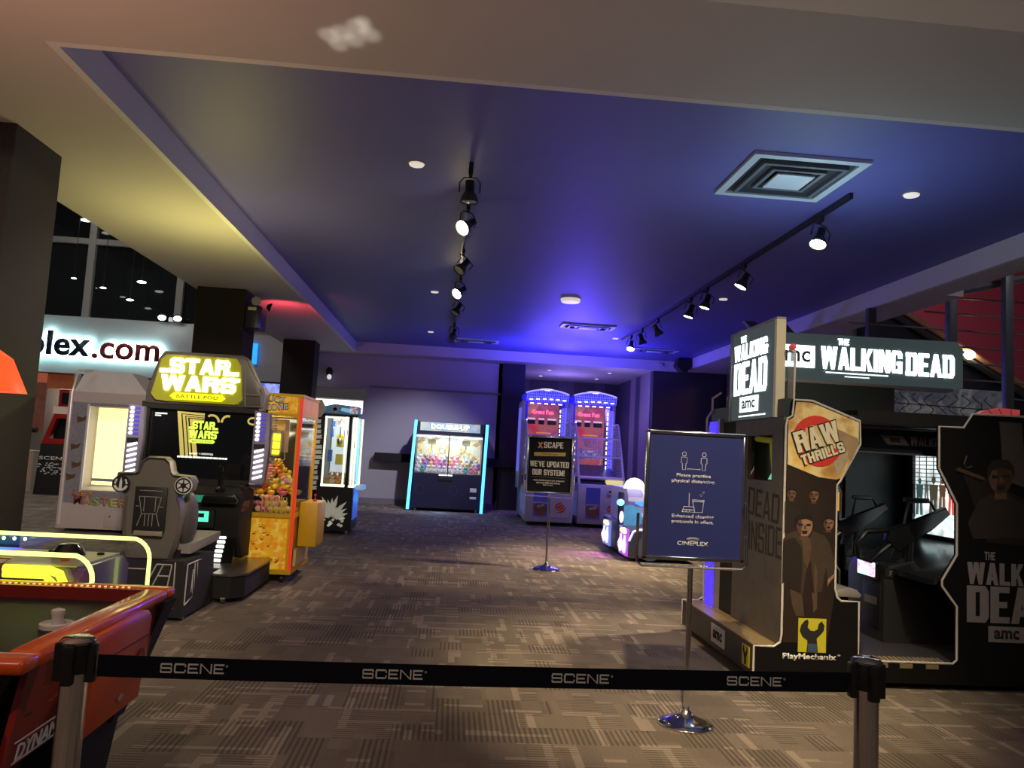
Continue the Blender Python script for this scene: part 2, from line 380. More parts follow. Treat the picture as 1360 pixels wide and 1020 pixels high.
# black full-height pier beside the grey wall and the drink ledge
struct(MB().box(1.26,1.85,20.5,20.75,0,3.9).build('wall_back',mat('black_pier',(.012,.012,.02),.5,noise=.2)))
tag(MB().box(-2.0,1.8,20.3,20.69,1.12,1.34,bev=.01).build('wall_ledge',MBLK),'long black drink ledge fixed along the grey back wall','ledge')
# right side atrium: red wall, stair, steel
RED=mat('red_wall_paint',(.24,.045,.085),.6,noise=.12,nscale=.8)
struct(MB().box(7.5,22,19.0,19.2,0,12).build('wall_right',RED))
struct(MB().box(6.7,22,3.73,20,11.9,12.0).build('ceiling',mat('dark_atrium_ceiling',(.04,.01,.012),.8,noise=.1)))
struct(MB().box(13,14,-6,0,0,4.3).build('wall_right',MBLK))
ST=mat('grey_steel',(.10,.11,.12),.45,.3,noise=.1)
fr_=thing('glazing_frame','tall grey steel frame of posts and rails behind the black shooting game','steel frame',(7.5,10.2,0))
for i,x in enumerate((5.97,6.76,7.58,9.0)):
    box('post',ST,(x-.06,x+.06,9.95 if i else 10.6,10.05 if i else 10.7,0,6.5 if i else 3.89),fr_,bev=.008)
for z0,z1,xa,xb in ((4.15,4.28,6.0,8.2),(4.55,4.65,6.0,8.6)):
    MB().tube([(xa+.75,10.2,z0),(6.95,10.2,z0-.05),(8.0,10.2,z1+.1),(9.3,10.2,z1-.3)],.06,6).build('beam',ST,fr_)
for i in range(8):
    z=2.45+i*.24
    MB().tube([(5.6 if z<3.8 else 6.75,10.6,z),(9.3,10.6,z-.02)],.014,6).build('cable_rail',mat('rail_steel',(.45,.42,.42),.3,.8,noise=.1),fr_)
st=thing('stair','dark enclosed stair rising leftwards with a pale orange handrail','stair',(8.5,13,0))
MB().prism([(7.3,4.75),(11.4,2.55),(11.4,0),(7.3,0)],'y',13.1,14.6).build('stair_side',mat('dark_blue_stair_side',(.02,.025,.045),.5,noise=.2),st)
MB().tube([(7.2,13,4.78),(11.6,13,2.45)],.05,8).build('handrail',mat('orange_handrail',(.75,.38,.25),.35,noise=.05),st,smooth=True)
MB().tube([(7.2,13.03,4.62),(11.6,13.03,2.29)],.06,6).build('stringer',ST,st)
for x in (4.9,5.45): MB().hull8([(x,12.8,4.0),(x+.2,12.8,4.0),(x+.2,12.9,4.0),(x,12.9,4.0)],[(x+1.0,12.8,3.0),(x+1.2,12.8,3.0),(x+1.2,12.9,3.0),(x+1.0,12.9,3.0)]).build('brace',ST,st)
lb=thing('wall_lamp','single glowing bare lamp seen through the steel frame','lamp',(9.1,12.95,3.66))
MB().ell((9.1,12.95,3.69),.09,.09,.08).build('lamp_globe',mat('warm_bulb',(1,.9,.6),.4,emit=14,ecol=(1,.85,.5)),lb,smooth='all')
MB().cyl((9.1,12.97,3.69),(9.1,13.1,3.69),.05).build('lamp_base',DMET,lb)

# back-lit letters on the grey band
sg=thing('wall_sign','big backlit letters, dark blue then red, on the pale band under the windows','sign',(-9.5,20.7,3.3))
NAVL=mat('navy_letter',(.02,.03,.07),.4,noise=.05); REDL=mat('dark_red_letter',(.30,.02,.02),.4,noise=.05)
HALO=mat('halo_led',(.7,1,1),.5,emit=9,ecol=(.62,1,1))
tmp=text('.com',sg,REDL,(-7.80,20.74,3.41),w=1.70,bold=.02,anchor='br',d=.05)
xs=[v.co.y for v in tmp.data.vertices]
text('cineplex',sg,NAVL,(-9.56,20.74,3.44),size=.87,bold=.028,anchor='br',d=.05)
text('.com',sg,HALO,(-7.76,20.80,3.41),w=1.78,bold=.055,anchor='br',d=.012,name='halo_light')
text('cineplex',sg,HALO,(-9.52,20.80,3.44),size=.88,bold=.062,anchor='br',d=.012,name='halo_light')
for ch in sg.children:
    if len(ch.data.materials) and ch.data.materials[0]==HALO: ch.name='halo_light'

# ---- ceiling fittings
def vent(c,w,h,label,n=3,rims=True):
    x,y=c; t=thing('ceiling_vent',label,'vent',(x,y,4.16),None)
    P=mat('vent_white',(.55,.62,.72),.4,.2,noise=.05)
    def ring(a,b_,aw,z0,z1,nm,m):
        k=MB(); k.box(x-a,x+a,y-b_,y-b_+aw,z0,z1); k.box(x-a,x+a,y+b_-aw,y+b_,z0,z1); k.box(x-a,x-a+aw,y-b_+aw,y+b_-aw,z0,z1); k.box(x+a-aw,x+a,y-b_+aw,y+b_-aw,z0,z1); k.build(nm,m,t)
    box('vent_backing',mat('vent_dark',(.02,.02,.03),.8),(x-w/2+.02,x+w/2-.02,y-h/2+.02,y+h/2-.02,4.148,4.158),t)
    ring(w/2,h/2,.07*w,4.128,4.16,'frame',P)
    for i in range(1,n):
        f=1-i*.26
        ring(w/2*f,h/2*f,.035*w,4.10+.008*i,4.150,'louvre',mat('vent_louvre',(.14,.17,.22),.4,.3,noise=.05))
    box('centre_plate',P,(x-w*.17,x+w*.17,y-h*.17,y+h*.17,4.10,4.125),t,bev=.01)
vent((2.92,6.64),1.03,1.03,'large square ceiling vent nearest to the camera',4)
vent((.42,18.3),1.1,.5,'small ceiling vent above the wide glowing prize cabinet')
vent((2.6,15.3),1.1,.5,'small ceiling vent in front of the basketball machines')
vent((4.7,18.0),1.1,.5,'dark ceiling vent next to the corner loudspeaker')
def disc(c,r,label,name='ceiling_speaker',cat='ceiling fitting',z=4.16,glow=0,h=.02):
    t=thing(name,label,cat,(c[0],c[1],z-h))
    MB().lathe([(r,0),(r*1.0,-.001),(r*1.12,h*.5),(r*1.12,h)],(c[0],c[1],z-h),seg=28).build('cover',mat('fitting_white' if not glow else 'fitting_lit',(.75,.72,.70),.4,emit=glow,ecol=(.9,.8,.7),noise=0),t,smooth=True)
    MB().lathe([(r*1.2,0),(r*1.3,.006)],(c[0],c[1],z-.006),seg=28).build('rim',mat('fitting_rim',(.15,.14,.2),.5),t,smooth=True)
disc((-.49,7.06),.065,'round white ceiling fitting left of the nearest track light',glow=.5)
disc((4.21,6.82),.065,'round white ceiling fitting right of the large square vent',glow=.5)
disc((-.45,12.9),.06,'small white ceiling fitting left of the middle of the left light track',glow=.4)
disc((-.64,17.4),.06,'small white ceiling fitting near the far end of the left light track',glow=.3)
disc((4.2,11.9),.06,'small white ceiling fitting right of the right light track',glow=.3)
disc((3.45,16.6),.06,'small white ceiling fitting at the far end of the right light track',glow=.3)
disc((1.85,12.74),.15,'white oval smoke detector in the middle of the blue ceiling','smoke_detector','detector',h=.06,glow=.05)
for x,y,l in ((2.55,23.1,'far left'),(2.6,21.4,'near left'),(4.25,23.0,'far right'),(4.28,21.2,'near right')):
    disc((x,y),.05,'recessed downlight, %s of the four over the basketball machines'%l,'downlight','light',z=3.9,glow=14)
# speaker in the corner
t=thing('loudspeaker','dark loudspeaker hanging in the far right corner of the blue ceiling','loudspeaker',(5.85,19.2,3.85))
MB().prism([(5.62,4.14),(5.95,4.14),(5.95,3.98),(5.85,3.80),(5.73,3.80),(5.57,3.95)],'y',19.05,19.4,bev=.015).build('speaker_body',MBLK,t)
box('bracket',DMET,(5.75,5.85,19.4,19.5,3.98,4.158),t)
box('exit_box',WHT,(5.3,5.42,19.84,19.9,4.0,4.08)) and None
o=bpy.data.objects['exit_box']; o.name='junction_box'; tag(o,'small white box on the ceiling edge beside the corner loudspeaker','box')
o=box('junction_box',WHT,(-2.45,-2.28,19.84,19.9,4.0,4.08)); tag(o,'small white box at the far left corner of the blue ceiling edge','box')
t=thing('wall_spotlight','small black and white spotlight fixed high on the back wall','spotlight',(-3.35,20.68,3.3))
MB().ell((-3.35,20.55,3.40),.09,.12,.12).build('head',MBLK,t,smooth='all'); MB().ell((-3.33,20.48,3.25),.06,.06,.07).build('lens',mat('lens_white',(.8,.8,.8),.3,emit=.6),t,smooth='all')
box('bracket',DMET,(-3.38,-3.32,20.55,20.7,3.3,3.36),t)
# emergency box on column
t=thing('emergency_light','black wall box with two round lamp heads on the middle column','emergency light',(-3.3,12.75,3.3))
box('housing',mat('dark_housing',(.05,.05,.07),.3,.3,noise=.2),(-3.44,-3.22,12.52,13.0,3.28,3.66),t,bev=.015)
box('label_plate',WPR,(-3.40,-3.27,12.505,12.52,3.57,3.62),t)
box('shelf',glass('clear_glass'),(-3.45,-3.15,12.45,13.05,3.24,3.255),t)
MB().lathe([(.03,0),(.07,.05),(.075,.07)],(-3.30,12.6,3.72),(.2,-1,.1)).build('lamp_head',CHR,t,smooth=True)
MB().lathe([(.03,0),(.07,.05),(.075,.07)],(-3.18,12.8,3.70),(1,.3,-.3)).build('lamp_head',MBLK,t,smooth=True)
t=thing('emergency_light','twin floodlight with both lamps lit, on the ledge under the tall windows','emergency light',(-7.6,20.7,4.48))
for dx in (-.2,.2):
    MB().lathe([(.04,0),(.11,.08),(.11,.1)],(-7.6+dx,20.75,4.62),(0,-1,-.6)).build('lamp_head',DMET,t,smooth=True)
    MB().ell((-7.6+dx,20.65,4.56),.1,.04,.07).build('lens',mat('flood_lens',(1,1,1),.3,emit=16,ecol=(.95,1,.95)),t,smooth='all')
box('housing',WHT,(-7.65,-7.55,20.72,20.85,4.48,4.6),t)
# small hanging lamps added to stand for lights reflected in the window glass
for x,z,r,l in ((-9.85,6.95,.10,'upper left'),(-10.0,5.4,.05,'lower left'),(-9.25,5.2,.06,'lower centre'),(-8.3,5.42,.09,'right'),(-8.55,4.93,.07,'lower right')):
    t=thing('reflection_lamp','small white lamp standing for a reflection in the dark windows, %s one'%l,'lamp',(x,20.4,z),'window reflection lamps')
    MB().ell((x,20.4,z),r*1.3,r,r*.35).build('lamp_shade',mat('atrium_lamp',(1,1,.95),.4,emit=4),t,smooth='all')
    MB().cyl((x,20.4,z+r*.3),(x,20.4,9.5),.008,seg=6).build('cord',MBLK,t)
t=thing('wall_screen','small bright blue screen high on the wall left of the far column','screen',(-5.45,20.8,3.5))
box('panel',mat('blue_screen',(.02,.25,.8),.3,emit=1.4),(-5.62,-5.33,20.8,20.88,3.5,4.05),t,bev=.01)
box('white_block',mat('screen_white',(.9,.95,1),.3,emit=1.3),(-5.62,-5.52,20.79,20.8,3.62,3.86),t)
t=thing('wall_screen','wide screen with a blue wave pattern behind the yellow duck machine','screen',(-4.9,20.6,2.7))
box('panel',BLK,(-5.35,-4.55,20.75,20.88,2.7,3.05),t)
box('display',blotch('wave_screen',((.05,.1,.5),(.35,.4,.8),(.12,.2,.65)),4,.3,emit=.8,kind='noise'),(-5.28,-4.6,20.74,20.75,2.72,3.0),t)
t=thing('light_box','glowing white light box above the ice themed cabinet','light box',(-3.4,20.5,2.35))
box('housing',WHT,(-3.9,-2.4,20.55,20.69,2.3,2.7),t); box('display',mat('lightbox_white',(1,1,.85),.4,emit=1.6),(-3.88,-2.42,20.53,20.55,2.33,2.66),t)
# ---- track lights
TL=mat('track_black',(.02,.02,.022),.35,.3,noise=.1); RIB=mat('ribbed_shade',(.07,.07,.075),.4,.5,noise=.1)
BULB=mat('spot_bulb',(1,.9,.65),.3,emit=30,ecol=(1,.86,.55)); BULBOFF=mat('spot_lens_dim',(.4,.4,.42),.2,.3)
def track(x0,x1,y0,y1,label):
    b=MB(); b.hull8([(x0-.018,y0,4.10),(x0+.018,y0,4.10),(x0+.018,y0,4.157),(x0-.018,y0,4.157)],[(x1-.018,y1,4.10),(x1+.018,y1,4.10),(x1+.018,y1,4.157),(x1-.018,y1,4.157)])
    tag(b.build('light_track',TL),label,'light track')
track(.02,-.12,6.9,19.0,'black ceiling light track on the left, running away from the camera')
track(3.66,3.6,6.9,16.6,'black ceiling light track on the right, ending by the square vent')
def spot(x,y,aim,on,label,power=60,col=(1,.8,.5)):
    t=thing('track_light',label,'track light',(x,y,3.7),'track spotlights')
    u,v,d=basis(aim); side=V((1,0,0)) if abs(d.x)<.8 else V((0,1,0)); side=(side-d*side.dot(d)).normalized()
    c=V((x,y,3.88))
    box('adapter',TL,(x-.02,x+.02,y-.05,y+.05,4.04,4.099),t); MB().cyl((x,y,4.02),(x,y,4.06),.018).build('stem',TL,t)
    # yoke
    top=V((x,y,4.03)); a1=c+side*.095; a2=c-side*.095
    MB().tube([a1-d*-.0,a1-d*.09 if d.z<-.7 else a1+V((0,0,.10)),V((x,y,4.02))+side*.06,V((x,y,4.02))-side*.06,(a2-d*.09) if d.z<-.7 else a2+V((0,0,.10)),a2],.007,6).build('yoke',TL,t,smooth=True)
    MB().lathe([(.028,-.12),(.042,-.11),(.042,-.01),(.05,0)],c,d,20).build('lamp_body',TL,t,smooth=True)
    rib=MB(); rings=[]
    for k,(r,tt) in enumerate(((.05,0),(.072,.04),(.088,.09),(.084,.092))):
        rings.append([c+d*tt+(u*math.cos(2*PI*i/48)+v*math.sin(2*PI*i/48))*(r*(1 if i%2 else .94)) for i in range(48)])
    rib.loft(rings,cap=False).build('ribbed_shade',RIB,t)
    MB().lathe([(.076,.078),(.06,.088),(.0,.092)],c,d,24).build('bulb',BULB if on else BULBOFF,t,smooth=True)
    if on:
        L=bpy.data.lights.new('spot_beam','SPOT'); L.energy=power; L.color=col; L.spot_size=math.radians(58); L.spot_blend=.8; L.shadow_soft_size=.05
        o=bpy.data.objects.new('spot_beam',L); C.objects.link(o); o.location=c+d*.14
        o.rotation_mode='QUATERNION'; o.rotation_quaternion=(-d).to_track_quat('Z','Y')
spot(.02,6.95,(.02,.05,-1),False,'nearest spotlight on the left track, unlit and pointing down')
spot(.02,7.99,(-.75,-.75,-.7),True,'brightly lit second spotlight from the camera on the left track',230)
spot(.0,9.83,(-.5,-.3,-.7),False,'unlit third spotlight from the camera on the left track')
spot(-.02,11.43,(-.6,-.6,-.6),True,'lit fourth spotlight from the camera on the left track, tipped to the left',260)
spot(-.05,12.9,(-.4,-.2,-.8),False,'unlit fifth spotlight from the camera on the left track')
spot(-.10,15.67,(-.15,.75,-.55),True,'farthest spotlight on the left track, tipped and lit',400,(.85,.8,1))
spot(3.64,7.49,(-.38,-.30,-1),True,'largest lit spotlight on the right track, nearest to the square vent',420)
spot(3.63,9.54,(-.5,.1,-1),True,'second lit spotlight on the right track counted from the square vent',460)
spot(3.62,10.98,(-.3,.1,-1),True,'third lit spotlight on the right track counted from the square vent',380)
spot(3.62,11.76,(-.3,.1,-1),True,'fourth lit spotlight on the right track counted from the square vent',320)
spot(3.61,13.68,(.5,.1,-.8),True,'fifth spotlight on the right track, lit and tipped to the right',180)
spot(3.61,14.83,(.3,.1,-.9),False,'sixth spotlight on the right track, unlit')
spot(3.61,15.75,(-.2,-.4,-.9),True,'farthest spotlight on the right track, lit',90)

# ---- lights of the place
def area(name,loc,size,power,col,rot=(0,0,0),sy=None,spread=None):
    L=bpy.data.lights.new(name,'AREA'); L.energy=power; L.color=col; L.size=size
    if sy: L.shape='RECTANGLE'; L.size_y=sy
    if spread: L.spread=spread
    o=bpy.data.objects.new(name,L); C.objects.link(o); o.location=loc; o.rotation_euler=rot; return o
def point(name,loc,power,col,r=.1):
    L=bpy.data.lights.new(name,'POINT'); L.energy=power; L.color=col; L.shadow_soft_size=r
    o=bpy.data.objects.new(name,L); C.objects.link(o); o.location=loc; return o
def beam(name,loc,to,power,col,ang,blend=.8,r=.06):
    L=bpy.data.lights.new(name,'SPOT'); L.energy=power; L.color=col; L.spot_size=math.radians(ang); L.spot_blend=blend; L.shadow_soft_size=r
    o=bpy.data.objects.new(name,L); C.objects.link(o); o.location=loc; d=V(to)-V(loc); o.rotation_mode='QUATERNION'; o.rotation_quaternion=(-d).to_track_quat('Z','Y'); return o
UP=(PI,0,0)
# the basketball machines' own blue lamps shining up from their hoods
area('hood_lamp',(2.1,18.2,3.06),.7,70,(.10,.07,1),UP); area('hood_lamp',(3.3,18.2,3.06),.7,90,(.10,.07,1),UP)
beam('hood_lamp',(2.7,17.3,3.1),(3.0,12.5,4.16),230,(.10,.06,1),120,1,.3)
point('cabinet_lamp',(3.3,15.9,1.9),22,(.35,.25,1),.3)
for x,y in ((2.55,23.1),(2.6,21.4),(4.25,23.0),(4.28,21.2)): beam('downlight_beam',(x,y,3.86),(x,y,0),45,(.55,.40,1),110)
# bowling machine and cyan cabinet glow on the carpet
beam('kick_lamp',(2.6,12.2,.40),(1.9,12.0,0),26,(.75,.12,1),120,1)
beam('kick_lamp',(-.2,18.85,.25),(-.2,18.0,0),10,(.15,.45,1),130,1)
# lobby ceiling lamps behind the camera, plus added fill lights
area('lobby_lamp',(-2.6,-1.0,4.25),1.4,46,(1,.76,.60),(math.radians(28),0,0)); area('soffit_fill_light',(-3.2,1.4,2.0),.8,26,(1,.62,.48),UP); area('soffit_fill_light',(1.5,.9,2.3),.8,15,(1,.85,.72),UP)  # the uplights are added without fixtures, to brighten the near soffit
area('lobby_lamp',(2.8,-1.0,4.25),1.4,36,(1,.88,.72),(math.radians(28),0,0))
beam('added_front_spot',(2.6,1.6,4.2),(2.3,5.6,1.1),300,(1,.86,.62),48)  # added spot, lifts the shooting game's near panel
beam('added_front_spot',(.6,1.6,4.2),(1.7,5.2,0),760,(1,.78,.46),40)  # added spot, throws the warm pool on the near carpet
beam('added_front_spot',(-.6,1.2,4.2),(-5.2,12,1.2),1100,(1,.86,.74),17)  # added spot, brightens the pale prize cabinet
point('alcove_fill_light',(3.2,22.3,3.0),60,(.32,.22,1),.3)  # added point light, tints the alcove ceiling violet
point('alcove_fill_light',(4.3,20.3,3.1),18,(.4,.3,1),.2)  # second added alcove light, no fitting there
beam('added_front_spot',(-1.2,1.0,4.2),(-1.6,3.6,.8),75,(1,.80,.60),38)  # added spot for the air hockey table
beam('added_front_spot',(-.3,.8,4.2),(-3.6,9.0,1.0),560,(1,.84,.66),44)  # added spot, brightens the flight pod and its seat
# upward lights added for the glow of the lit signs on the ceiling
area('marquee_glow',(3.2,6.7,2.9),1.0,13,(.6,.9,1),UP)
area('marquee_glow',(-2.75,8.7,2.42),.6,26,(1,.85,.25),UP)  # added area light, gives the yellow glow above the pod
beam('added_red_glow',(-3.15,13.15,3.35),(-3.05,13.9,3.9),55,(1,.06,.10),95,1)  # added red spot for the soffit glow; the column has no such lamp
area('scoreboard_lamp',(-2.6,3.1,1.95),1.0,20,(1,.40,.25),UP)
# added narrow spots imitating a reflected light patch on the beam above the barrier
for dx,dy,a_ in ((-.12,.02,2.4),(-.08,.12,2.2),(-.04,-.02,2.6),(.02,.05,2.4),(.06,-.10,2.6),(.12,-.03,2.6),(.10,-.16,1.8)):
    beam('caustic_beam',(-.88,2.0,1.03),(-.75+dx,4.40+dy,3.9),210,(1,.93,.75),a_,.9,.02)
# right atrium, box office, far left atrium
point('atrium_lamp',(11.5,15,5.5),170,(1,.45,.45),.6); point('atrium_lamp',(8,8.5,5.2),30,(.95,.85,1),.3)
area('atrium_lamp',(-9,14,9.3),4,190,(1,.92,.82))
point('box_office_lamp',(-8.3,21.9,2.5),30,(1,.85,.7),.2); point('box_office_lamp',(-10.6,21.9,2.5),30,(1,.8,.65),.2)
w=bpy.data.worlds.new('world'); scn.world=w; w.use_nodes=True
w.node_tree.nodes['Background'].inputs[0].default_value=(.36,.33,.36,1); w.node_tree.nodes['Background'].inputs[1].default_value=.08
vs=scn.view_settings; vs.view_transform='Standard'; vs.look='None'; vs.exposure=.35; vs.gamma=1; vs.use_curve_mapping=False
# ================================================================ LEFT SIDE
ORG=mat('orange_gloss',(.72,.085,.008),.25,noise=.06,coat=.4); ORGD=mat('orange_panel',(.60,.075,.012),.35,noise=.08)
# ---- air hockey table
t=thing('air_hockey_table','orange rimmed air hockey table with dark glossy top in the front left corner','air hockey table',(-2.5,3.0,0))
b=MB()
for (x0,x1,y0,y1) in ((-3.75,-1.2,2.40,2.50),(-3.75,-1.2,3.55,3.65),(-1.31,-1.2,2.5,3.55),(-3.75,-3.64,2.5,3.55)): b.box(x0,x1,y0,y1,.775,.825,bev=.02,seg=3)
b.build('rim',ORG,t,smooth=True)
b=MB(); b.box(-3.64,-1.31,3.53,3.555,.76,.822); b.box(-3.64,-1.31,2.495,2.515,.76,.815)
b.build('inner_rail',mat('dark_red_rail',(.20,.015,.012),.25,noise=.2),t)
b=MB()
for i in range(90): b.box(-3.6+i*.025,-3.592+i*.025,3.548,3.556,.824,.829)
b.build('light_strip',mat('amber_strip',(1,.5,.15),.4,emit=1.0),t)
box('playing_surface',mat('glossy_dark_surface',(.010,.020,.028),.12,noise=.15,coat=.3),(-3.66,-1.3,2.5,3.56,.745,.765),t)
b=MB(); b.box(-2.6,-1.9,2.9,2.905,.7655,.7665); b.tube([(-2.35+.3*math.cos(a*PI/12),3.02+.3*math.sin(a*PI/12),.7655) for a in range(24)],.003,4,True); b.box(-3.3,-2.0,3.2,3.206,.7655,.7665)
b.build('court_marking',mat('tan_marking',(.45,.30,.2),.4),t)
MB().prism([(-3.6,.77),(-1.27,.77),(-1.42,.47),(-3.45,.47)],'y',2.5,3.55).build('cabinet_body',mat('black_body',(.008,.008,.009),.5,noise=.2),t)
GR=blotch('red_bubble_art',((.16,.005,.005),(.30,.02,.012),(.10,.004,.006),(.22,.01,.01)),7,.35)
b=MB(); b.hull8([(-1.22,2.47,.775),(-1.22,3.53,.775),(-1.24,3.53,.775),(-1.24,2.47,.775)],[(-1.25,2.43,.49),(-1.25,3.46,.49),(-1.27,3.46,.49),(-1.27,2.43,.49)]); b.build('end_panel',GR,t)
for (y,z,r) in ((2.56,.60,.045),(2.66,.68,.05),(2.68,.58,.04),(2.60,.72,.03),(3.38,.70,.04)): MB().tube([(-1.226-(.775-z)*.1,y+r*math.cos(a*PI/10),z+r*math.sin(a*PI/10)) for a in range(20)],.004,5,True).build('bubble_ring',mat('red_ring',(.45,.06,.03),.4),t)
text('DYNAMO',t,WPR,(-1.235,2.62,.535),w=.30,h=.045,**XP,shear=.3)
b=MB(); b.tube([(-1.237,2.47,.565),(-1.237,2.80,.565)],.003,4); b.tube([(-1.241,2.47,.505),(-1.241,2.80,.505)],.003,4); b.build('pinstripe',WPR,t)
MB().prism([(3.30,.52),(3.30,.60),(3.34,.70),(3.38,.73),(3.42,.70),(3.43,.52)],'x',-1.235,-1.225).build('tan_emblem',mat('tan_print',(.50,.30,.15),.5,noise=.1),t)
gb=MB().prism([(-1.3,.80),(-1.175,.795),(-1.16,.77),(-1.185,.46),(-1.3,.46)],'y',2.80,3.27,bev=.006).build('goal_box',ORGD,t,smooth=True)
MB().prism([(3.03,.60),(3.12,.60),(3.12,.655)],'x',-1.19,-1.167).build('puck_slot',MBLK,gb)
MB().lathe([(.032,0),(.032,.004)],(-1.166,3.20,.63),(1,0,0)).build('coin_disc',mat('rust_disc',(.35,.03,.01),.5),gb)
MB().prism([(3.05,.535),(3.09,.52),(3.05,.505),(3.03,.52)],'x',-1.18,-1.172).build('lock',CHR,gb)
b=MB()
for z in (.705,.709): pass
b.box(-1.166,-1.162,2.82,3.25,.70,.706); b.build('seam_trim',mat('red_seam',(.3,.03,.01),.5),gb)
for y0,y1 in ((2.42,2.75),(3.12,3.56)):
    for x0 in (-1.62,-3.4):
        b=MB(); b.hull8([(x0,y0,.6),(x0+.3,y0,.6),(x0+.3,y1,.6),(x0,y1,.6)],[(x0+.06,y0+.05,.07),(x0+.24,y0+.05,.07),(x0+.24,y1-.05,.07),(x0+.06,y1-.05,.07)]); lg=b.build('leg',MBLK,t)
        MB().lathe([(.035,0),(.035,.012),(.012,.02),(.012,.07)],(x0+.15,(y0+y1)/2,0)).build('leveller',STEEL,lg,smooth=True)
MB().hull8([(-1.35,3.50,.78),(-1.19,3.50,.78),(-1.19,3.64,.78),(-1.35,3.64,.78)],[(-1.45,3.42,.30),(-1.34,3.42,.30),(-1.34,3.55,.30),(-1.45,3.55,.30)]).build('corner_fin',MBLK,t)
# overhead scoreboard
sc=MB().prism([(-1.62,1.625),(-1.685,1.755),(-1.74,1.79),(-2.7,1.79),(-2.76,1.755),(-2.83,1.625)],'y',2.94,3.06,bev=.008).build('scoreboard',mat('red_orange_lit_board',(.85,.10,.02),.35,emit=.75,ecol=(1,.10,.02)),t,smooth=True)
for x in (-2.0,-2.45): MB().cyl((x,3.57,.8),(x,3.1,1.65),.022).build('scoreboard_post',MBLK,t)
m_=thing('air_hockey_mallet','white round air hockey mallet resting on the dark glossy table','mallet',(-1.40,3.0,.766))
MB().lathe([(.055,0),(.058,.012),(.058,.028),(.05,.032),(.047,.022),(.02,.02),(.019,.05),(.024,.062),(.022,.075),(.0,.083)],(-1.40,3.0,.766),seg=32).build('mallet_body',mat('white_plastic',(.62,.58,.55),.35,noise=.04),m_,smooth=True)
MB().lathe([(.0585,0),(.0585,.012)],(-1.40,3.0,.7662),seg=32).build('base_ring',mat('dark_felt_ring',(.06,.05,.05),.7),m_,smooth=True)
# ---- low machine with two lime neon side hoops
LIME=mat('lime_neon',(.8,1,.35),.4,emit=1.5,ecol=(.72,.85,.22))
t=thing('coin_table','low game table between two clear side panels edged with lime neon','game table',(-2.5,4.1,0))
def hoop_path(y): 
    z=.925; x=-1.62; r=.11
    p=[(-3.4,y,z),(x-r-.02,y,z-.004)]
    for k in range(1,7): a=k*PI/12; p.append((x-r+r*math.sin(a),y,z-r+r*math.cos(a)))
    p.append((x,y,.2)); return p
for y in (3.76,4.44):
    pn=MB().prism([(p[0],p[2]) for p in hoop_path(y)]+[(-3.4,.2)],'y',y-.006,y+.006).build('side_panel',glass('clear_glass'),t)
    MB().tube(hoop_path(y),.011,8).build('neon_tube',LIME,pn,smooth=True)
b=MB(); b.box(-3.35,-1.70,3.82,4.38,.12,.62,bev=.01); b.build('cabinet_body',mat('dark_purple_body',(.035,.03,.06),.35,noise=.15),t)
MB().prism([(3.82,.62),(4.38,.62),(4.38,.80),(4.30,.85),(3.9,.85),(3.82,.80)],'x',-3.35,-1.705).build('deck_edge',mat('violet_gloss',(.07,.05,.28),.25,noise=.1,coat=.5),t)
MB().prism([(3.86,.85),(4.34,.85),(4.34,.857),(3.86,.857)],'x',-2.25,-1.74).build('deck_plate',mat('pale_lime_plate',(.42,.42,.28),.35,noise=.08),t)
b=MB(); b.box(-3.3,-2.25,3.88,4.36,.85,.858); b.build('lit_playfield',None,t)
def rainbow():
    m=bpy.data.materials.new('rainbow_playfield'); m.use_nodes=True; nt=m.node_tree; bs=nt.nodes['Principled BSDF']
    tc=nt.nodes.new('ShaderNodeTexCoord'); sp=nt.nodes.new('ShaderNodeSeparateXYZ'); nt.links.new(tc.outputs['Generated'],sp.inputs[0]); r=nt.nodes.new('ShaderNodeValToRGB'); nt.links.new(sp.outputs[0],r.inputs[0])
    e=r.color_ramp.elements; e[0].position=.4; e[0].color=(.05,.8,.1,1); e[1].position=1; e[1].color=(.1,.08,.9,1); x=e.new(.7); x.color=(.02,.75,.75,1); x=e.new(.85); x.color=(.05,.3,1,1)
    nt.links.new(r.outputs[0],bs.inputs['Emission Color']); nt.links.new(r.outputs[0],bs.inputs['Base Color']); bs.inputs['Emission Strength'].default_value=1.0; return m
o=[c for c in t.children if c.name.startswith('lit_playfield')][0]; o.data.materials.append(rainbow())
b=MB()
for k in range(18): b.ell((-3.2+k*.055,4.40,.90),.01,.008,.01,8,5)
b.build('bead_lights',mat('bead_white',(.9,1,1),.4,emit=1.5),t)
MB().lathe([(.075,0),(.08,.012),(.06,.045),(.045,.06),(.0,.064)],(-1.92,4.16,.857),seg=24).build('black_dome_button',mat('black_gloss',(.01,.01,.01),.15),t,smooth=True)
for x,y,m in ((-1.80,4.25,DMET),(-1.86,4.0,mat('red_button',(.5,.05,.03),.3)),(-2.06,4.28,DMET)): MB().lathe([(.018,0),(.018,.01),(.0,.014)],(x,y,.857),seg=14).build('button',m,t,smooth=True)
gl=MB(); P_=[(-2.0,3.735,.855),(-1.80,3.735,.855),(-1.755,3.735,.84),(-1.735,3.735,.80),(-1.735,3.735,.70)]
gl.tube(P_,.020,8); gl.tube([(-2.0,3.735,.83),(-1.82,3.735,.83),(-1.775,3.735,.79)],.016,8); gl.build('yellow_neon_figure',mat('yellow_neon',(1,.95,.05),.4,emit=1.2,ecol=(.9,.9,.04)),t,smooth=True)
b=MB(); 
for k,(x1,z) in enumerate(((-1.98,.90),(-2.0,.875),(-2.05,.85))): b.tube([(-2.9,3.74,z),(x1,3.74,z),(x1-.04,3.74,z-.03)],.004,5)
b.build('copper_line',mat('copper_line',(.6,.3,.15),.3,.6),t)
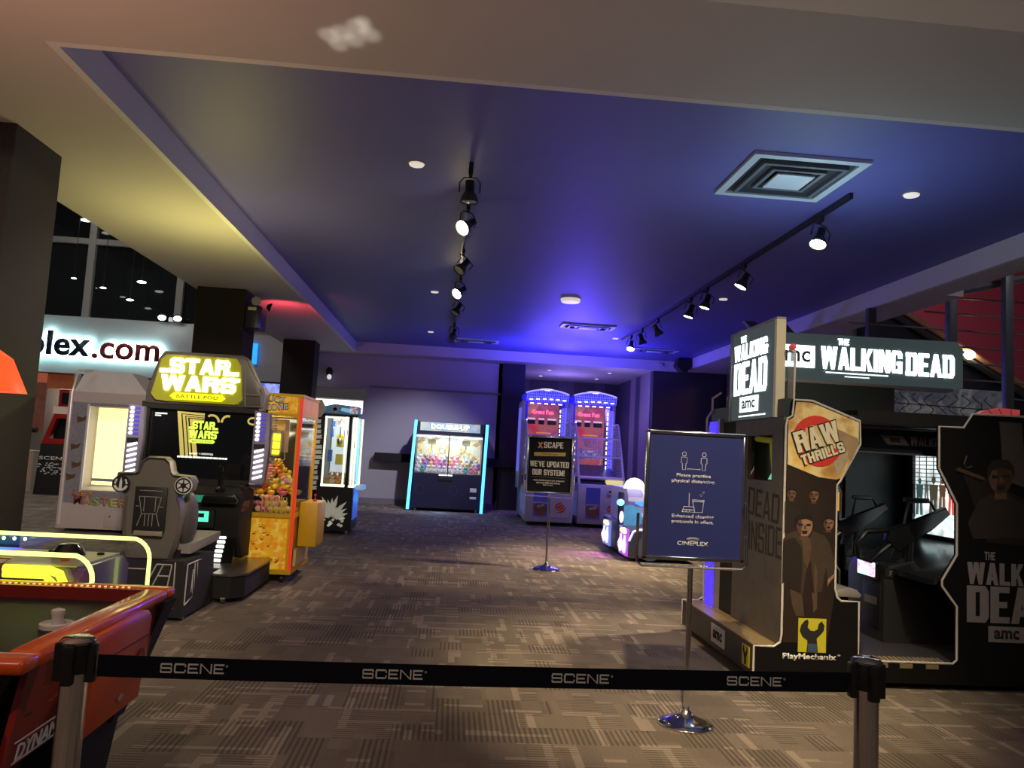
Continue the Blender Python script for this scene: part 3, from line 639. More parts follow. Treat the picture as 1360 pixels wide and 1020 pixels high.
box('plinth',MBLK,(-3.3,-1.75,3.86,4.34,0,.12),t)
MB().lathe([(.05,-.02),(.05,.02)],(-1.68,4.2,.55),(1,0,0)).build('round_lamp',mat('pale_blue_lamp',(.5,.7,1),.3,emit=.8),t,smooth=True)

# ---- key prize machine
t=thing('prize_machine','pale cabinet with a bright white window and colourful wooden lettering','prize machine',(-5.14,12.5,0))
PALE=mat('pale_pink_laminate',(.50,.42,.41),.4,noise=.05)
b=MB(); b.box(-5.76,-4.55,12.95,13.0,.05,2.08); b.box(-5.76,-5.72,12.0,13,.05,2.08); b.box(-4.59,-4.55,12.0,13,.05,2.08); b.box(-5.72,-4.59,12.02,13,.05,.62); b.box(-5.72,-4.59,12.02,13,1.9,2.08); b.box(-5.76,-5.70,11.98,12.02,.05,2.08); b.box(-4.61,-4.55,11.98,12.02,.05,2.08)
b.build('cabinet',PALE,t)
box('front_frame',PALE,(-5.72,-4.59,11.99,12.02,.05,.42),t); box('front_frame',PALE,(-5.72,-4.59,11.99,12.02,1.92,2.08),t)
DIA=mat('diamond_plate',(.30,.28,.34),.35,.2,noise=.5,nscale=45)
b=MB(); b.box(-5.70,-5.46,11.995,12.02,.42,1.92); b.box(-4.7,-4.61,11.995,12.02,.42,1.92); b.box(-5.46,-4.7,11.995,12.02,.42,.60); b.box(-5.46,-4.7,11.995,12.02,1.88,1.92); b.build('art_panel',DIA,t)
b=MB(); b.box(-5.47,-4.69,12.0,12.015,.59,.62); b.box(-5.47,-4.69,12.0,12.015,1.87,1.9); b.box(-5.48,-5.45,11.985,12.015,.59,1.9); b.box(-4.71,-4.68,11.985,12.015,.59,1.9); b.build('window_frame',WHT,t)
box('window_pane',GL,(-5.46,-4.7,12.0,12.006,.6,1.88),t)
box('light_panel',mat('white_light_panel',(1,1,.92),.5,emit=3.6,ecol=(1,1,.86)),(-5.2,-4.66,12.88,12.9,.65,1.88),t)
box('side_light_panel',mat('yellow_light_panel',(1,1,.7),.5,emit=.9,ecol=(.85,.85,.35)),(-5.7,-5.2,12.86,12.88,.65,1.88),t)
box('shelf',mat('steel_tube_blue',(.3,.4,.5),.3,.5),(-5.46,-4.95,12.3,12.4,.74,.78),t)
for x,z in ((-5.55,1.66),(-5.6,1.25),(-5.56,.98),(-5.62,.80)):
    MB().prism([(x-.06,z-.05),(x+.05,z-.01),(x+.07,z+.06),(x+.01,z+.03),(x-.07,z+.05)],'y',11.988,11.996).build('chest_emblem',mat('brown_chest_print',(.12,.06,.03),.5,noise=.2),t)
cols={'K':(.45,.12,.03),'E':(.6,.22,.04),'Y':(.55,.25,.08),'M':(.25,.04,.03),'A':(.6,.3,.15),'S':(.35,.45,.12),'T':(.6,.2,.08),'E2':(.5,.5,.1),'R':(.6,.3,.12)}
def row(letters,x0,z,w,h,dx,keys):
    for i,ch in enumerate(letters): text(ch,t,mat('wood_letter_'+keys[i].lower(),cols[keys[i]],.5,noise=.1),(x0+i*dx,11.985,z-.012*i*(h/.16)*.5),w=w,h=h,bold=.03,d=.01)
row('KEY',-5.52,.565,.09,.085,.105,['K','E','Y']); row('MASTER',-5.48,.47,.115,.125,.128,['M','A','S','T','E2','R'])
b=MB()
for a in range(4): b.lathe([(.045,0),(.045,.004)],(-4.62+.055*math.cos(a*PI/2+.4),11.985,.45+.055*math.sin(a*PI/2+.4)),(0,-1,0),16)
b.build('flower_back',MBLK,t); b=MB()
for a in range(4): b.lathe([(.030,0),(.030,.004)],(-4.62+.055*math.cos(a*PI/2+.4),11.980,.45+.055*math.sin(a*PI/2+.4)),(0,-1,0),16)
b.build('flower_petal',WPR,t)
d_=box('access_door',PALE,(-5.08,-4.8,11.978,11.99,.08,.32),t,bev=.004); MB().lathe([(.012,0),(.012,.006)],(-5.0,11.978,.25),(0,-1,0),12).build('lock',MBLK,d_)
vz=MB(); vz.hull8([(-5.70,12.0,2.08),(-4.62,12.0,2.08),(-4.62,12.9,2.08),(-5.70,12.9,2.08)],[(-5.68,12.25,2.42),(-5.0,12.25,2.42),(-5.0,12.8,2.42),(-5.68,12.8,2.42)]); vz.build('visor',mat('frosted_plastic',(.55,.50,.50),.3,noise=.1),t)
b=MB(); b.tube([(-5.72,11.98,.1),(-5.72,11.98,2.06),(-5.70,12.05,2.4),(-5.55,12.2,2.43)],.016,8); b.build('edge_trim',mat('pale_trim',(.7,.62,.6),.25),t,smooth=True)
b=MB()
for k in range(14): b.ell((-5.5+k*.055,12.05,2.11+k*-.002),.012,.01,.012,8,5)
b.build('chaser_lights',mat('warm_bead',(1,.9,.7),.4,emit=2),t)
for x in (-5.65,-4.65): MB().cyl((x,12.1,0),(x,12.1,.05),.03).build('foot',CASTER,t)
for i in range(7):
    x=-4.95+(i%3)*.09; z=.62+(i//3)*.075
    o=MB().box(x-.035,x+.035,12.25+.02*i,12.31+.02*i,z,z+.07,bev=.005).build('prize_box',mat('prize_%d'%(i%4),[(.8,.5,.1),(.7,.7,.65),(.3,.25,.2),(.75,.7,.3)][i%4],.5,noise=.1)); tag(o,['amber','white','brown','pale yellow'][i%4]+' prize box in the bright window of the pale cabinet','prize box','prize boxes in the pale cabinet')

# ---- red and black driving cabinet far behind
t=thing('arcade_cabinet','red and black upright arcade cabinet standing far behind beside the column','arcade machine',(-9.1,18.6,0))
RG=mat('red_gloss',(.45,.02,.02),.3,noise=.1)
MB().prism([(-9.42,0),(-9.36,1.15),(-8.7,1.15),(-8.7,0)],'y',18.4,19.1,bev=.01).build('lower_cabinet',MBLK,t,smooth=True)
b=MB(); b.prism([(-9.38,1.15),(-9.16,1.85),(-8.7,1.85),(-8.7,1.75),(-9.10,1.75),(-9.24,1.27),(-8.7,1.27),(-8.7,1.15)],'y',18.45,19.1,bev=.01); b.build('red_shell',RG,t,smooth=True)
box('screen',NIGHT,(-9.2,-8.72,18.6,18.62,1.28,1.75),t)
box('header',mat('cream_header',(.6,.5,.42),.4,emit=.15,noise=.1),(-9.22,-8.7,18.5,18.8,1.85,2.02),t); box('red_top',RG,(-9.12,-8.7,18.5,19.0,2.02,2.42),t,bev=.01); box('top_window',NIGHT,(-9.05,-8.7,18.49,18.5,2.08,2.34),t)
text('SCENE',t,WPR,(-9.05,18.395,.83),w=.62,h=.08,bold=.02)
b=MB(); random.seed(3)
for k in range(60): 
    x=-9.38+random.random()*.6; z=.45+random.random()*.26; b.prism([(x,z),(x+.04,z+.012),(x+.03,z+.028),(x-.01,z+.02)],'y',18.39,18.396)
b.build('white_scrawl',WPR,t)
o=thing('counter_tube','white horizontal bar with dark end cap behind the near column','bar',(-10.3,18.5,0))
MB().cyl((-10.6,18.5,1.45),(-9.62,18.5,1.45),.045).build('tube',WHT,o,smooth=True); MB().cyl((-9.62,18.5,1.45),(-9.52,18.5,1.45),.06).build('end_cap',MBLK,o,smooth=True)
MB().cyl((-10.2,18.5,0),(-10.2,18.5,1.41),.03).build('post',STEEL,o)
o=thing('ticket_kiosk','orange and cream kiosk at the far left behind the near column','kiosk',(-10.4,19.6,0))
box('body',mat('cream_kiosk',(.42,.36,.30),.5,noise=.1),(-11.0,-9.95,19.3,19.9,0,.95),o); box('orange_panel',mat('orange_lit_panel',(.7,.16,.04),.5,emit=.4),(-10.35,-10.05,19.28,19.3,.25,.95),o)
box('upper_panel',mat('brick_poster',(.35,.13,.09),.6,noise=.4,nscale=6),(-10.6,-9.98,19.6,19.65,1.4,2.6),o); box('post',WHT,(-10.7,-10.6,19.6,19.7,.95,2.7),o); box('poster_header',mat('orange_header',(.6,.15,.08),.5,emit=.2),(-10.6,-9.98,19.58,19.6,2.62,2.85),o)

# ---- space flight pod
SH=mat('taupe_shell',(.11,.10,.085),.4,noise=.08); SHL=mat('grey_lilac_shell',(.33,.30,.42),.35,noise=.08)
YG=mat('yellow_lit_letters',(1,1,.6),.5,emit=3.2,ecol=(1,.98,.42)); PODP=mat('olive_lit_panel',(.20,.20,.03),.4,emit=.32,ecol=(.50,.47,.0),noise=.1)
t=thing('flight_game_pod','big space flight arcade pod with a yellow lit header sign and wide dark screen','arcade machine',(-2.6,8.6,0))
b=MB(); b.prism([(-3.19,1.82),(-3.19,1.95),(-3.09,2.30),(-3.04,2.37),(-2.24,2.37),(-2.19,2.33),(-2.03,2.02),(-2.01,1.82)],'y',8.2,8.39,bev=.02); b.prism([(-3.17,1.82),(-3.07,2.33),(-2.40,2.33),(-2.37,1.82)],'y',8.38,9.2,bev=.02); b.build('header_housing',SH,t,smooth=True)
hp=MB().prism([(-3.12,1.92),(-3.07,1.86),(-2.95,1.85),(-2.35,1.85),(-2.25,1.85),(-2.20,1.90),(-2.24,2.26),(-2.29,2.33),(-3.0,2.33),(-3.05,2.28)],'y',8.175,8.2).build('sign_panel',PODP,t)
b=MB(); b.tube([(-3.12,8.17,1.92),(-3.07,8.17,1.86),(-2.95,8.17,1.85)],.006,6); b.tube([(-3.12,8.17,1.92),(-3.05,8.17,2.28),(-3.0,8.17,2.33),(-2.29,8.17,2.33),(-2.24,8.17,2.26),(-2.20,8.17,1.90),(-2.26,8.17,1.85)],.006,6); b.build('sign_trim',mat('gold_trim',(.55,.48,.2),.3,.5),hp,smooth=True)
def sw_logo(par,m,cx,y,z,w,h,d):
    block('STAR',par,m,(cx,y,z+h*.27),w*.76,h*.47,d=d,stem=.35,bar=.23,gap=.05); block('WARS',par,m,(cx,y,z-h*.26),w*.95,h*.47,d=d,stem=.35,bar=.23,gap=.05)
    k=MB(); zt=z+h*.05
    k.box(cx-w*.5,cx-w*.28,y-d,y,zt-h*.01,zt+h*.11); k.box(cx+w*.30,cx+w*.5,y-d,y,zt-h*.01,zt+h*.11); k.box(cx+w*.40,cx+w*.52,y-d,y,zt-h*.19,zt-h*.08); k.build('lettering_bar',m,par)
sw_logo(hp,YG,-2.655,8.17,2.13,.80,.34,.006)
bp=MB().prism([(-2.93,1.905),(-2.89,1.87),(-2.41,1.87),(-2.37,1.905),(-2.41,1.94),(-2.89,1.94)],'y',8.155,8.175).build('title_bar',mat('yellow_lit_bar',(1,.95,.02),.4,emit=.95,ecol=(.95,.9,.01)),t)
text('BATTLE POD',bp,mat('olive_ink',(.10,.10,.02),.6),(-2.65,8.154,1.905),w=.42,h=.035,bold=.01,d=.002)
b=MB(); b.tube([(-2.17,8.18,2.31),(-2.0,8.18,1.99),(-2.0,8.18,1.84),(-2.17,8.18,1.84),(-2.20,8.18,2.28)],.008,6); b.tube([(-2.175,8.18,1.96),(-2.03,8.18,1.96)],.007,6); b.build('side_frame',mat('pale_gold_line',(.45,.40,.30),.3,.3),t,smooth=True)
MB().prism([(-2.01,2.06),(-1.98,1.98),(-1.98,1.80),(-2.03,1.80),(-2.03,2.04)],'y',8.21,8.39).build('lilac_edge',SHL,t)
# screen
b=MB(); b.box(-3.22,-1.98,8.3,8.39,1.0,1.82); b.box(-3.2,-2.37,8.39,9.3,1.0,1.82); b.box(-3.22,-1.99,8.22,8.3,1.77,1.84); b.box(-3.22,-1.99,8.2,8.3,1.0,1.07); b.box(-3.22,-3.14,8.22,8.3,1.06,1.78); b.build('screen_surround',mat('soft_black',(.018,.017,.015),.5,noise=.2),t)
sc=box('screen',mat('dark_lcd',(.010,.011,.014),.08,noise=.1),(-3.13,-2.0,8.285,8.299,1.07,1.77),t)
YA=mat('screen_gold',(.5,.42,.1),.5,emit=.42,ecol=(.85,.70,.18)); YB=mat('screen_lime',(.6,.9,.1),.5,emit=.9,ecol=(.62,.85,.08))
b=MB()
for k,(o_,w_) in enumerate(((0,.045),(.055,.03),(.095,.02),(.13,.05))):
    xl=-2.88+o_; zt=1.755-o_*.55
    b.prism([(xl,zt),(-2.60,zt-.01),(-2.60,zt-.01-w_*.5),(xl+w_*.9,zt-w_*.5),(xl+w_*.9+.07,1.28),(xl+.07,1.28)],'y',8.280,8.284)
b.tube([(-2.52+.07*math.cos(a*PI/10),8.282,1.66+.07*math.sin(a*PI/10)) for a in range(0,8)],.012,5); b.tube([(-2.36+.06*math.cos(a*PI/10),8.282,1.66+.07*math.sin(a*PI/10)) for a in range(4,11)],.012,5); b.tube([(-2.10+.05*math.cos(a*PI/6),8.282,1.69+.035*math.sin(a*PI/6)) for a in range(12)],.010,5,True)
b.build('screen_glow_shape',YA,sc)
sw_logo(sc,YB,-2.60,8.279,1.57,.30,.18,.002)
MB().prism([(-2.74,1.452),(-2.72,1.432),(-2.49,1.432),(-2.47,1.452),(-2.49,1.472),(-2.72,1.472)],'y',8.277,8.279).build('screen_title_bar',YB,sc); text('BATTLE POD',sc,mat('olive_ink',(.10,.10,.02),.6),(-2.605,8.2765,1.452),w=.20,h=.02,d=.001)
SW_=mat('screen_white_text',(.9,1,.9),.5,emit=.9)
text('INSERT 1 CREDIT(S)',sc,SW_,(-2.60,8.279,1.32),w=.24,h=.022,d=.002); b=MB()
random.seed(5); x=-2.84
while x<-2.35: w_=.01+random.random()*.03; b.box(x,x+w_,8.278,8.28,1.275,1.292); x+=w_+.006
b.box(-3.10,-2.98,8.278,8.28,1.715,1.728); b.box(-3.10,-3.04,8.278,8.28,1.693,1.705); b.build('screen_caption',SW_,sc)
# wings with light bars
BLW=mat('white_led_bar',(1,1,1),.4,emit=1.6); BLB=mat('blue_led_bar',(.12,.1,.5),.4,emit=.25,ecol=(.15,.1,1))
for s,x0 in ((1,-1.97),(-1,-3.24)):
    wing=MB().prism([(x0-.09,1.80),(x0+.07,1.78),(x0+.085,1.45),(x0+.06,1.07),(x0-.03,.98),(x0-.09,1.02)],'y',8.16,8.26,bev=.008).build('side_wing',SHL,t,smooth=True)
    b=MB(); c2=MB()
    for k in range(7): b.ell((x0-.045,8.155,1.76-.043*k),.022,.012,.016,10,6); c2.box(x0-.02,x0+.035,8.150,8.16,1.745-.043*k,1.770-.043*k)
    for k in range(6): z=1.37-.055*k; b.prism([(x0-.06,z-.008),(x0+.035,z+.022),(x0+.035,z+.044),(x0-.06,z+.016)],'y',8.150,8.16)
    b.build('white_light_bar',BLW,wing); c2.build('blue_light_bar',BLB,wing)
    box('icon_plate',mat('icon_plate',(.03,.03,.05),.4,noise=.2),(x0-.07,x0+.04,8.150,8.16,1.405,1.455),wing)
b=MB()
for k in range(26): z=1.76-k*.028; b.box(-1.885,-1.85 if 1 else 0,8.2,8.3,z,z+.014)
b.build('cooling_fin',SHL,t)
MB().prism([(-1.87,1.55),(-1.84,1.60),(-1.78,1.60),(-1.755,1.55),(-1.76,1.40),(-1.79,1.34),(-1.85,1.34),(-1.87,1.38)],'y',8.15,8.25).build('hex_box',mat('cream_hex',(.5,.46,.3),.4),t)
b=MB(); 
for z0,z1 in ((1.50,1.575),(1.42,1.49),(1.36,1.405)): b.box(-1.85,-1.775,8.142,8.15,z0,z1)
b.build('yellow_lamp',mat('yellow_lamp_face',(1,.9,.05),.4,emit=.9,ecol=(1,.85,.03)),t)
# lower body, console
box('lower_body',mat('soft_black',(.018,.017,.015),.5),(-3.2,-2.37,8.35,9.3,.05,1.02),t)
MB().prism([(7.85,.60),(7.85,.95),(8.0,1.0),(8.36,1.02),(8.36,.3),(8.1,.3)],'x',-2.75,-2.05,bev=.008).build('console',MBLK,t,smooth=True)
b=MB(); b.box(-2.66,-2.40,7.83,7.85,.86,.93); b.build('green_lit_strip',mat('dark_green_lit',(.02,.12,.07),.4,emit=.25,ecol=(.05,.6,.35)),t)
b=MB(); b.box(-2.60,-2.45,7.82,7.85,.79,.84); b.build('instruction_card',mat('tan_card',(.4,.35,.25),.5,emit=.1,noise=.3,nscale=60),t)
cr=box('card_reader',MBLK,(-2.47,-2.27,7.78,7.85,.62,.80),t,bev=.01); box('reader_display',mat('reader_green',(.1,.9,.6),.4,emit=.9,ecol=(.1,.85,.5)),(-2.46,-2.32,7.772,7.78,.68,.78),cr); box('reader_logo',MBLK,(-2.44,-2.36,7.768,7.772,.72,.76),cr)
js=MB(); js.lathe([(.05,0),(.045,.03),(.016,.05),(.014,.16),(.024,.18),(.026,.24),(.0,.27)],(-2.27,7.92,.97),(0,-.15,1),16); js.build('joystick',mat('black_gloss',(.01,.01,.01),.15),t,smooth=True)
MB().prism([(-2.40,.86),(-2.38,.93),(-2.10,.95),(-2.05,.90),(-2.07,.86)],'y',7.75,7.86,bev=.008).build('throttle_housing',mat('black_gloss',(.01,.01,.01),.15),t,smooth=True)
MB().tube([(-2.04,7.9,1.0),(-2.04,7.8,1.05),(-1.98,7.8,1.05),(-1.95,8.2,1.02)],.02,8).build('lever',DMET,t,smooth=True)
col=MB().prism([(-2.16,.88),(-2.04,.88),(-2.10,.27),(-2.26,.27)],'y',7.92,8.2).build('light_column',mat('black_gloss',(.01,.01,.01),.15),t)
for k in range(13):
    z=.835-k*.045; x=-2.165-(k*.0072)
    MB().box(x-.035,x+.045,7.905,7.925,z-.016,z+.016,bev=.009).build('lamp_pill',mat('pill_white',(1,1,.92),.4,emit=1.0),col,smooth=True)
# floor platform
pl=MB().prism([(-2.10,7.30),(-1.93,7.30),(-1.83,7.42),(-1.83,8.38),(-3.1,8.38),(-3.1,7.6),(-2.1,7.6)],'z',.05,.25).build('floor_platform',MBLK,t)
MB().prism([(-2.11,7.28),(-1.92,7.28),(-1.81,7.41),(-1.81,8.39),(-3.1,8.39),(-3.1,7.6),(-2.11,7.6)],'z',.25,.27).build('tread_plate',mat('worn_steel_plate',(.30,.28,.25),.28,.85,noise=.2),pl)
MB().lathe([(.035,-.02),(.035,.02)],(-1.99,7.33,.04),(1,0,0)).build('caster',STEEL,pl,smooth=True)
# seat block (moves with the pod)
sb=MB(); sb.hull8([(-2.86,6.55,.03),(-2.10,6.55,.03),(-2.08,7.3,.03),(-2.86,7.3,.03)],[(-2.80,6.62,.47),(-2.14,6.62,.47),(-2.10,7.3,.47),(-2.80,7.3,.47)]); sb=sb.build('seat_base',MBLK,t)
ln=MB()
def fl(p): return (-2.80-.06*(1-p[1]/.47)+ (p[0])*(.66+.10*(1-p[1]/.47)), 6.548+.07*(p[1]-.03)/.44, p[1])
for a_,b_ in (((.0,.40),(.55,.40)),((.5,.12),(.68,.44)),((.58,.12),(.76,.44)),((.68,.44),(.86,.44)),((.86,.44),(.80,.1)),((.80,.1),(.0,.1)),((.0,.15),(.5,.15)),((.62,.2),(.76,.2)),((.70,.35),(.85,.35)),((.90,.46),(.9,.1))): ln.tube([fl(a_),fl(b_)],.006,4)
def fs(p): return (-2.10-.025*(p[1]/.47)+.004, 6.58+p[0]*.7,p[1])
for a_,b_ in (((.03,.12),(.12,.44)),((.12,.44),(.93,.44)),((.93,.44),(.95,.26)),((.95,.26),(.03,.12)),((.35,.19),(.38,.43)),((.45,.20),(.47,.43)),((.68,.23),(.69,.43)),((.76,.24),(.77,.43)),((.25,.2),(.33,.38)),((.3,.18),(.3,.34))): ln.tube([fs(a_),fs(b_)],.006,4)
ln.build('line_artwork',mat('pale_line',(.55,.54,.50),.5),sb)
MB().lathe([(.03,-.015),(.03,.015)],(-2.12,6.62,.03),(1,0,0)).build('foot',STEEL,sb,smooth=True)
SEAT=mat('taupe_seat_plastic',(.16,.145,.125),.42,noise=.06); SEATD=mat('dark_seat_panel',(.02,.02,.02),.4,noise=.2)
ol=[(-.17,.47),(.17,.47),(.20,.56),(.23,.70),(.245,.82),(.235,.92),(.20,.99),(.24,1.02),(.31,1.05),(.325,1.12),(.30,1.165),(.16,1.175),(.135,1.20),(.115,1.28),(.07,1.315),(-.07,1.315),(-.12,1.28),(-.145,1.19),(-.17,1.175),(-.31,1.17),(-.325,1.10),(-.28,1.04),(-.235,.98),(-.235,.85),(-.23,.70),(-.20,.56)]
def ring(y,f,dz=0): return [(-2.46+x*f,y,.80+(z-.80)*(1-(1-f)*.5)+dz) for x,z in ol]
bk=MB(); bk.loft([ring(6.72,.90),ring(6.68,.96),ring(6.72,1.0),ring(6.80,1.0),ring(6.86,.9)]); bk.build('backrest',SEAT,t,smooth=True)
for bx_ in (-2.24,-2.68): MB().ell((bx_,6.94,.78),.075,.14,.24,16,12).build('side_bolster',mat('grey_seat_bolster',(.10,.09,.085),.5,noise=.05),t,smooth='all')
rp=MB().prism([(-2.60,.70),(-2.34,.70),(-2.34,1.06),(-2.60,1.06)],'y',6.665,6.69,bev=.006).build('rear_panel',SEATD,t,smooth=True)
b=MB(); 
for q in ([(-2.56,1.03),(-2.38,1.03)],[(-2.56,.98),(-2.53,.84)],[(-2.38,.98),(-2.41,.84)],[(-2.56,.98),(-2.38,.98)],[(-2.53,.84),(-2.41,.84)],[(-2.53,.84),(-2.56,.74)],[(-2.41,.84),(-2.38,.74)],[(-2.58,.90),(-2.55,.90)],[(-2.36,.90),(-2.39,.90)],[(-2.5,.84),(-2.5,.74)],[(-2.47,.84),(-2.47,.74)],[(-2.44,.84),(-2.44,.74)],[(-2.515,.98),(-2.515,.86)],[(-2.425,.98),(-2.425,.86)]): b.tube([(q[0][0],6.661,q[0][1]),(q[1][0],6.661,q[1][1])],.0035,4)
b.build('line_artwork',mat('faint_line',(.32,.31,.28),.5),rp)
box('lower_bar',mat('tan_bar',(.32,.28,.21),.4),(-2.58,-2.35,6.66,6.68,.66,.70),t,bev=.005)
e1=MB().lathe([(.072,0),(.072,.006)],(-2.215,6.675,1.085),(0,-1,0),28).build('emblem_disc',WPR,t); k=MB(); c=V((-2.215,6.667,1.085))
k.tube([c+V((.058*math.cos(a*PI/12),0,.058*math.sin(a*PI/12))) for a in range(24)],.007,5,True); k.lathe([(.022,0),(.022,.003)],c,(0,-1,0),16)
for i in range(6): a=i*PI/3+PI/6; k.tube([c+V((.02*math.cos(a),0,.02*math.sin(a))),c+V((.047*math.cos(a),0,.047*math.sin(a)))],.0055,5)
k.build('spoked_emblem',MBLK,e1)
e2=MB().lathe([(.072,0),(.072,.006)],(-2.72,6.675,1.075),(0,-1,0),28).build('emblem_disc',MBLK,t); k=MB(); c=V((-2.72,6.667,1.075))
k.tube([c+V((.05*math.cos(a*PI/12),0,.05*math.sin(a*PI/12))) for a in range(13,24)],.012,6); k.tube([c+V((-.048,0,0)),c+V((-.035,0,.04))],.008,5); k.tube([c+V((.048,0,0)),c+V((.035,0,.04))],.008,5); k.prism([(c.x-.012,c.z-.05),(c.x+.012,c.z-.05),(c.x+.010,c.z+.02),(c.x,c.z+.055),(c.x-.010,c.z+.02)],'y',c.y-.004,c.y)
k.build('winged_emblem',WPR,e2)
cu=MB().hull8([(-2.70,6.86,.50),(-2.17,6.86,.50),(-2.06,7.28,.58),(-2.72,7.28,.58)],[(-2.70,6.86,.58),(-2.17,6.86,.58),(-2.05,7.28,.655),(-2.72,7.28,.655)]); cu.build('seat_cushion',mat('pale_grey_seat',(.34,.31,.28),.5,noise=.05),t)
box('seat_stem',MBLK,(-2.62,-2.25,6.85,7.2,.46,.53),t)
# ---- yellow duck claw machine
t=thing('claw_machine','yellow claw machine with a cartoon duck print and a red corner strip','claw machine',(-2.2,8.9,0))
DUCKP=blotch('duck_print',((.80,.40,.01),(.85,.50,.03),(.78,.30,.01),(.86,.55,.08),(.80,.36,.02)),24,.4,emit=.24)
YF=mat('yellow_frame',(.80,.50,.02),.35,noise=.05)
X0,X1,Y0,Y1=-2.34,-1.63,8.42,9.42
b=MB(); b.box(X0,X1-.02,Y0+.02,Y1,.12,.70); b.box(X0,X0+.03,Y0,Y1,.70,1.80); b.box(X0,X1-.02,Y0+.02,Y1,1.78,2.0); b.build('cabinet',YF,t)
b=MB()
for (xa,ya) in ((X1-.045,Y0),(X1-.04,Y1-.04),(X0,Y0)): b.box(xa,xa+.04,ya,ya+.04,.12,2.0)
b.box(X0,X1,Y0-.005,Y0+.03,.69,.73); b.box(X0,X1,Y0-.005,Y0+.03,1.77,1.80); b.box(X0,X1,Y0-.01,Y0+.02,.10,.15); b.box(X1-.03,X1+.005,Y0,Y1,.69,.73); b.box(X1-.03,X1+.005,Y0,Y1,1.77,1.80); b.box(X1-.02,X1+.01,Y0,Y1,.10,.15); b.box(X0,X1+.01,Y0-.01,Y1,1.98,2.01)
b.build('frame',YF,t)
ap=box('art_panel',DUCKP,(X0+.1,X1-.06,Y0-.004,Y0+.02,.15,.67),t)
random.seed(9); fc=MB(); bk=MB()
for k in range(26):
    x=-2.22+random.random()*.5; z=.2+random.random()*.42
    fc.ell((x,Y0-.006,z),.018,.004,.009,8,5); bk.ell((x-.016,Y0-.006,z+.022),.0045,.003,.0045,6,4); bk.ell((x+.016,Y0-.006,z+.022),.0045,.003,.0045,6,4)
fc.build('orange_beak_print',mat('orange_print',(.75,.16,.01),.5),ap); bk.build('eye_print',MBLK,ap)
hd=box('header_panel',DUCKP,(X0+.02,X1-.05,Y0-.006,Y0+.02,1.80,1.99),t)
text('DUCK',hd,MBLK,(-1.93,Y0-.007,1.945),w=.25,h=.075,bold=.06,d=.003,lean=-.12); text('DUCK',hd,WPR,(-1.93,Y0-.011,1.945),w=.235,h=.06,bold=.03,d=.003,lean=-.12)
text('ZONE',hd,MBLK,(-1.90,Y0-.007,1.86),w=.25,h=.075,bold=.06,d=.003,lean=.12); text('ZONE',hd,WPR,(-1.90,Y0-.011,1.86),w=.235,h=.06,bold=.03,d=.003,lean=.12)
box('side_header',mat('orange_header_panel',(.70,.30,.02),.4,emit=.2,noise=.3),(X1-.02,X1+.004,Y0+.04,Y1-.04,1.80,1.98),t)
box('window_pane',GL,(X0+.04,X1-.045,Y0+.005,Y0+.011,.73,1.77),t); box('window_pane',GL,(X1-.015,X1-.009,Y0+.04,Y1-.04,.73,1.77),t)
box('corner_strip',mat('red_lit_strip',(.7,.03,.01),.4,emit=.35,ecol=(.9,.06,.02)),(X1-.024,X1+.010,Y0-.012,Y0+.006,.14,1.97),t)
box('back_mirror',mat('dark_mirror',(.05,.055,.06),.1,.6),(X0+.04,X1-.04,Y1-.04,Y1-.03,.73,1.77),t)
box('prize_floor',mat('orange_floor',(.6,.35,.05),.5),(X0+.04,X1-.03,Y0+.03,Y1-.05,.705,.735),t)
cb=box('control_box',YEL,(X1,-1.43,8.72,9.22,.36,.84),t,bev=.01); MB().lathe([(.025,0),(.02,.02),(.006,.03),(.006,.06),(.016,.07),(.0,.09)],(-1.51,8.95,.84)).build('joystick',mat('red_knob',(.6,.02,.03),.3),cb,smooth=True)
box('coin_panel',mat('yellow_pale',(.75,.6,.2),.4),(X1-.01,X1+.02,8.6,9.3,.16,.34),t)
cl=MB(); cl.box(-2.05,-1.85,8.7,8.9,1.62,1.74); cl.cyl((-1.95,8.8,1.45),(-1.95,8.8,1.62),.012); clo=cl.build('claw_gantry',mat('pale_yellow_plastic',(.75,.68,.3),.4,noise=.1),t)
for k in range(3):
    a=k*2*PI/3+.5; MB().tube([(-1.95,8.8,1.45),(-1.95+.09*math.cos(a),8.8+.09*math.sin(a),1.40),(-1.95+.10*math.cos(a),8.8+.10*math.sin(a),1.30),(-1.95+.03*math.cos(a),8.8+.03*math.sin(a),1.25)],.008,6).build('claw_prong',STEEL,clo,smooth=True)
box('hanging_card',mat('tan_card2',(.55,.42,.25),.5,noise=.3),(-2.0,-1.78,8.58,8.585,1.38,1.62),t)
for x,y in ((X1-.1,Y0+.1),(X1-.1,Y1-.12),(X0+.1,Y0+.1)): MB().lathe([(.045,-.02),(.05,0),(.045,.02)],(x,y,.05),(1,.3,0)).build('caster',CASTER,t,smooth=True)
b=MB()
for k in range(5):
    x=-1.98+k*.055; b.tube([(x,8.46,.735),(x,8.46,.9+.02*(k%2)),(x+.035,8.46,.9+.02*(k%2)),(x+.035,8.46,.735)],.006,5)
b.build('prize_chute',mat('clear_yellow_rail',(.8,.7,.25),.3),t)
point('cabinet_lamp',(-2.1,8.85,1.70),14,(1,.88,.55),.15)
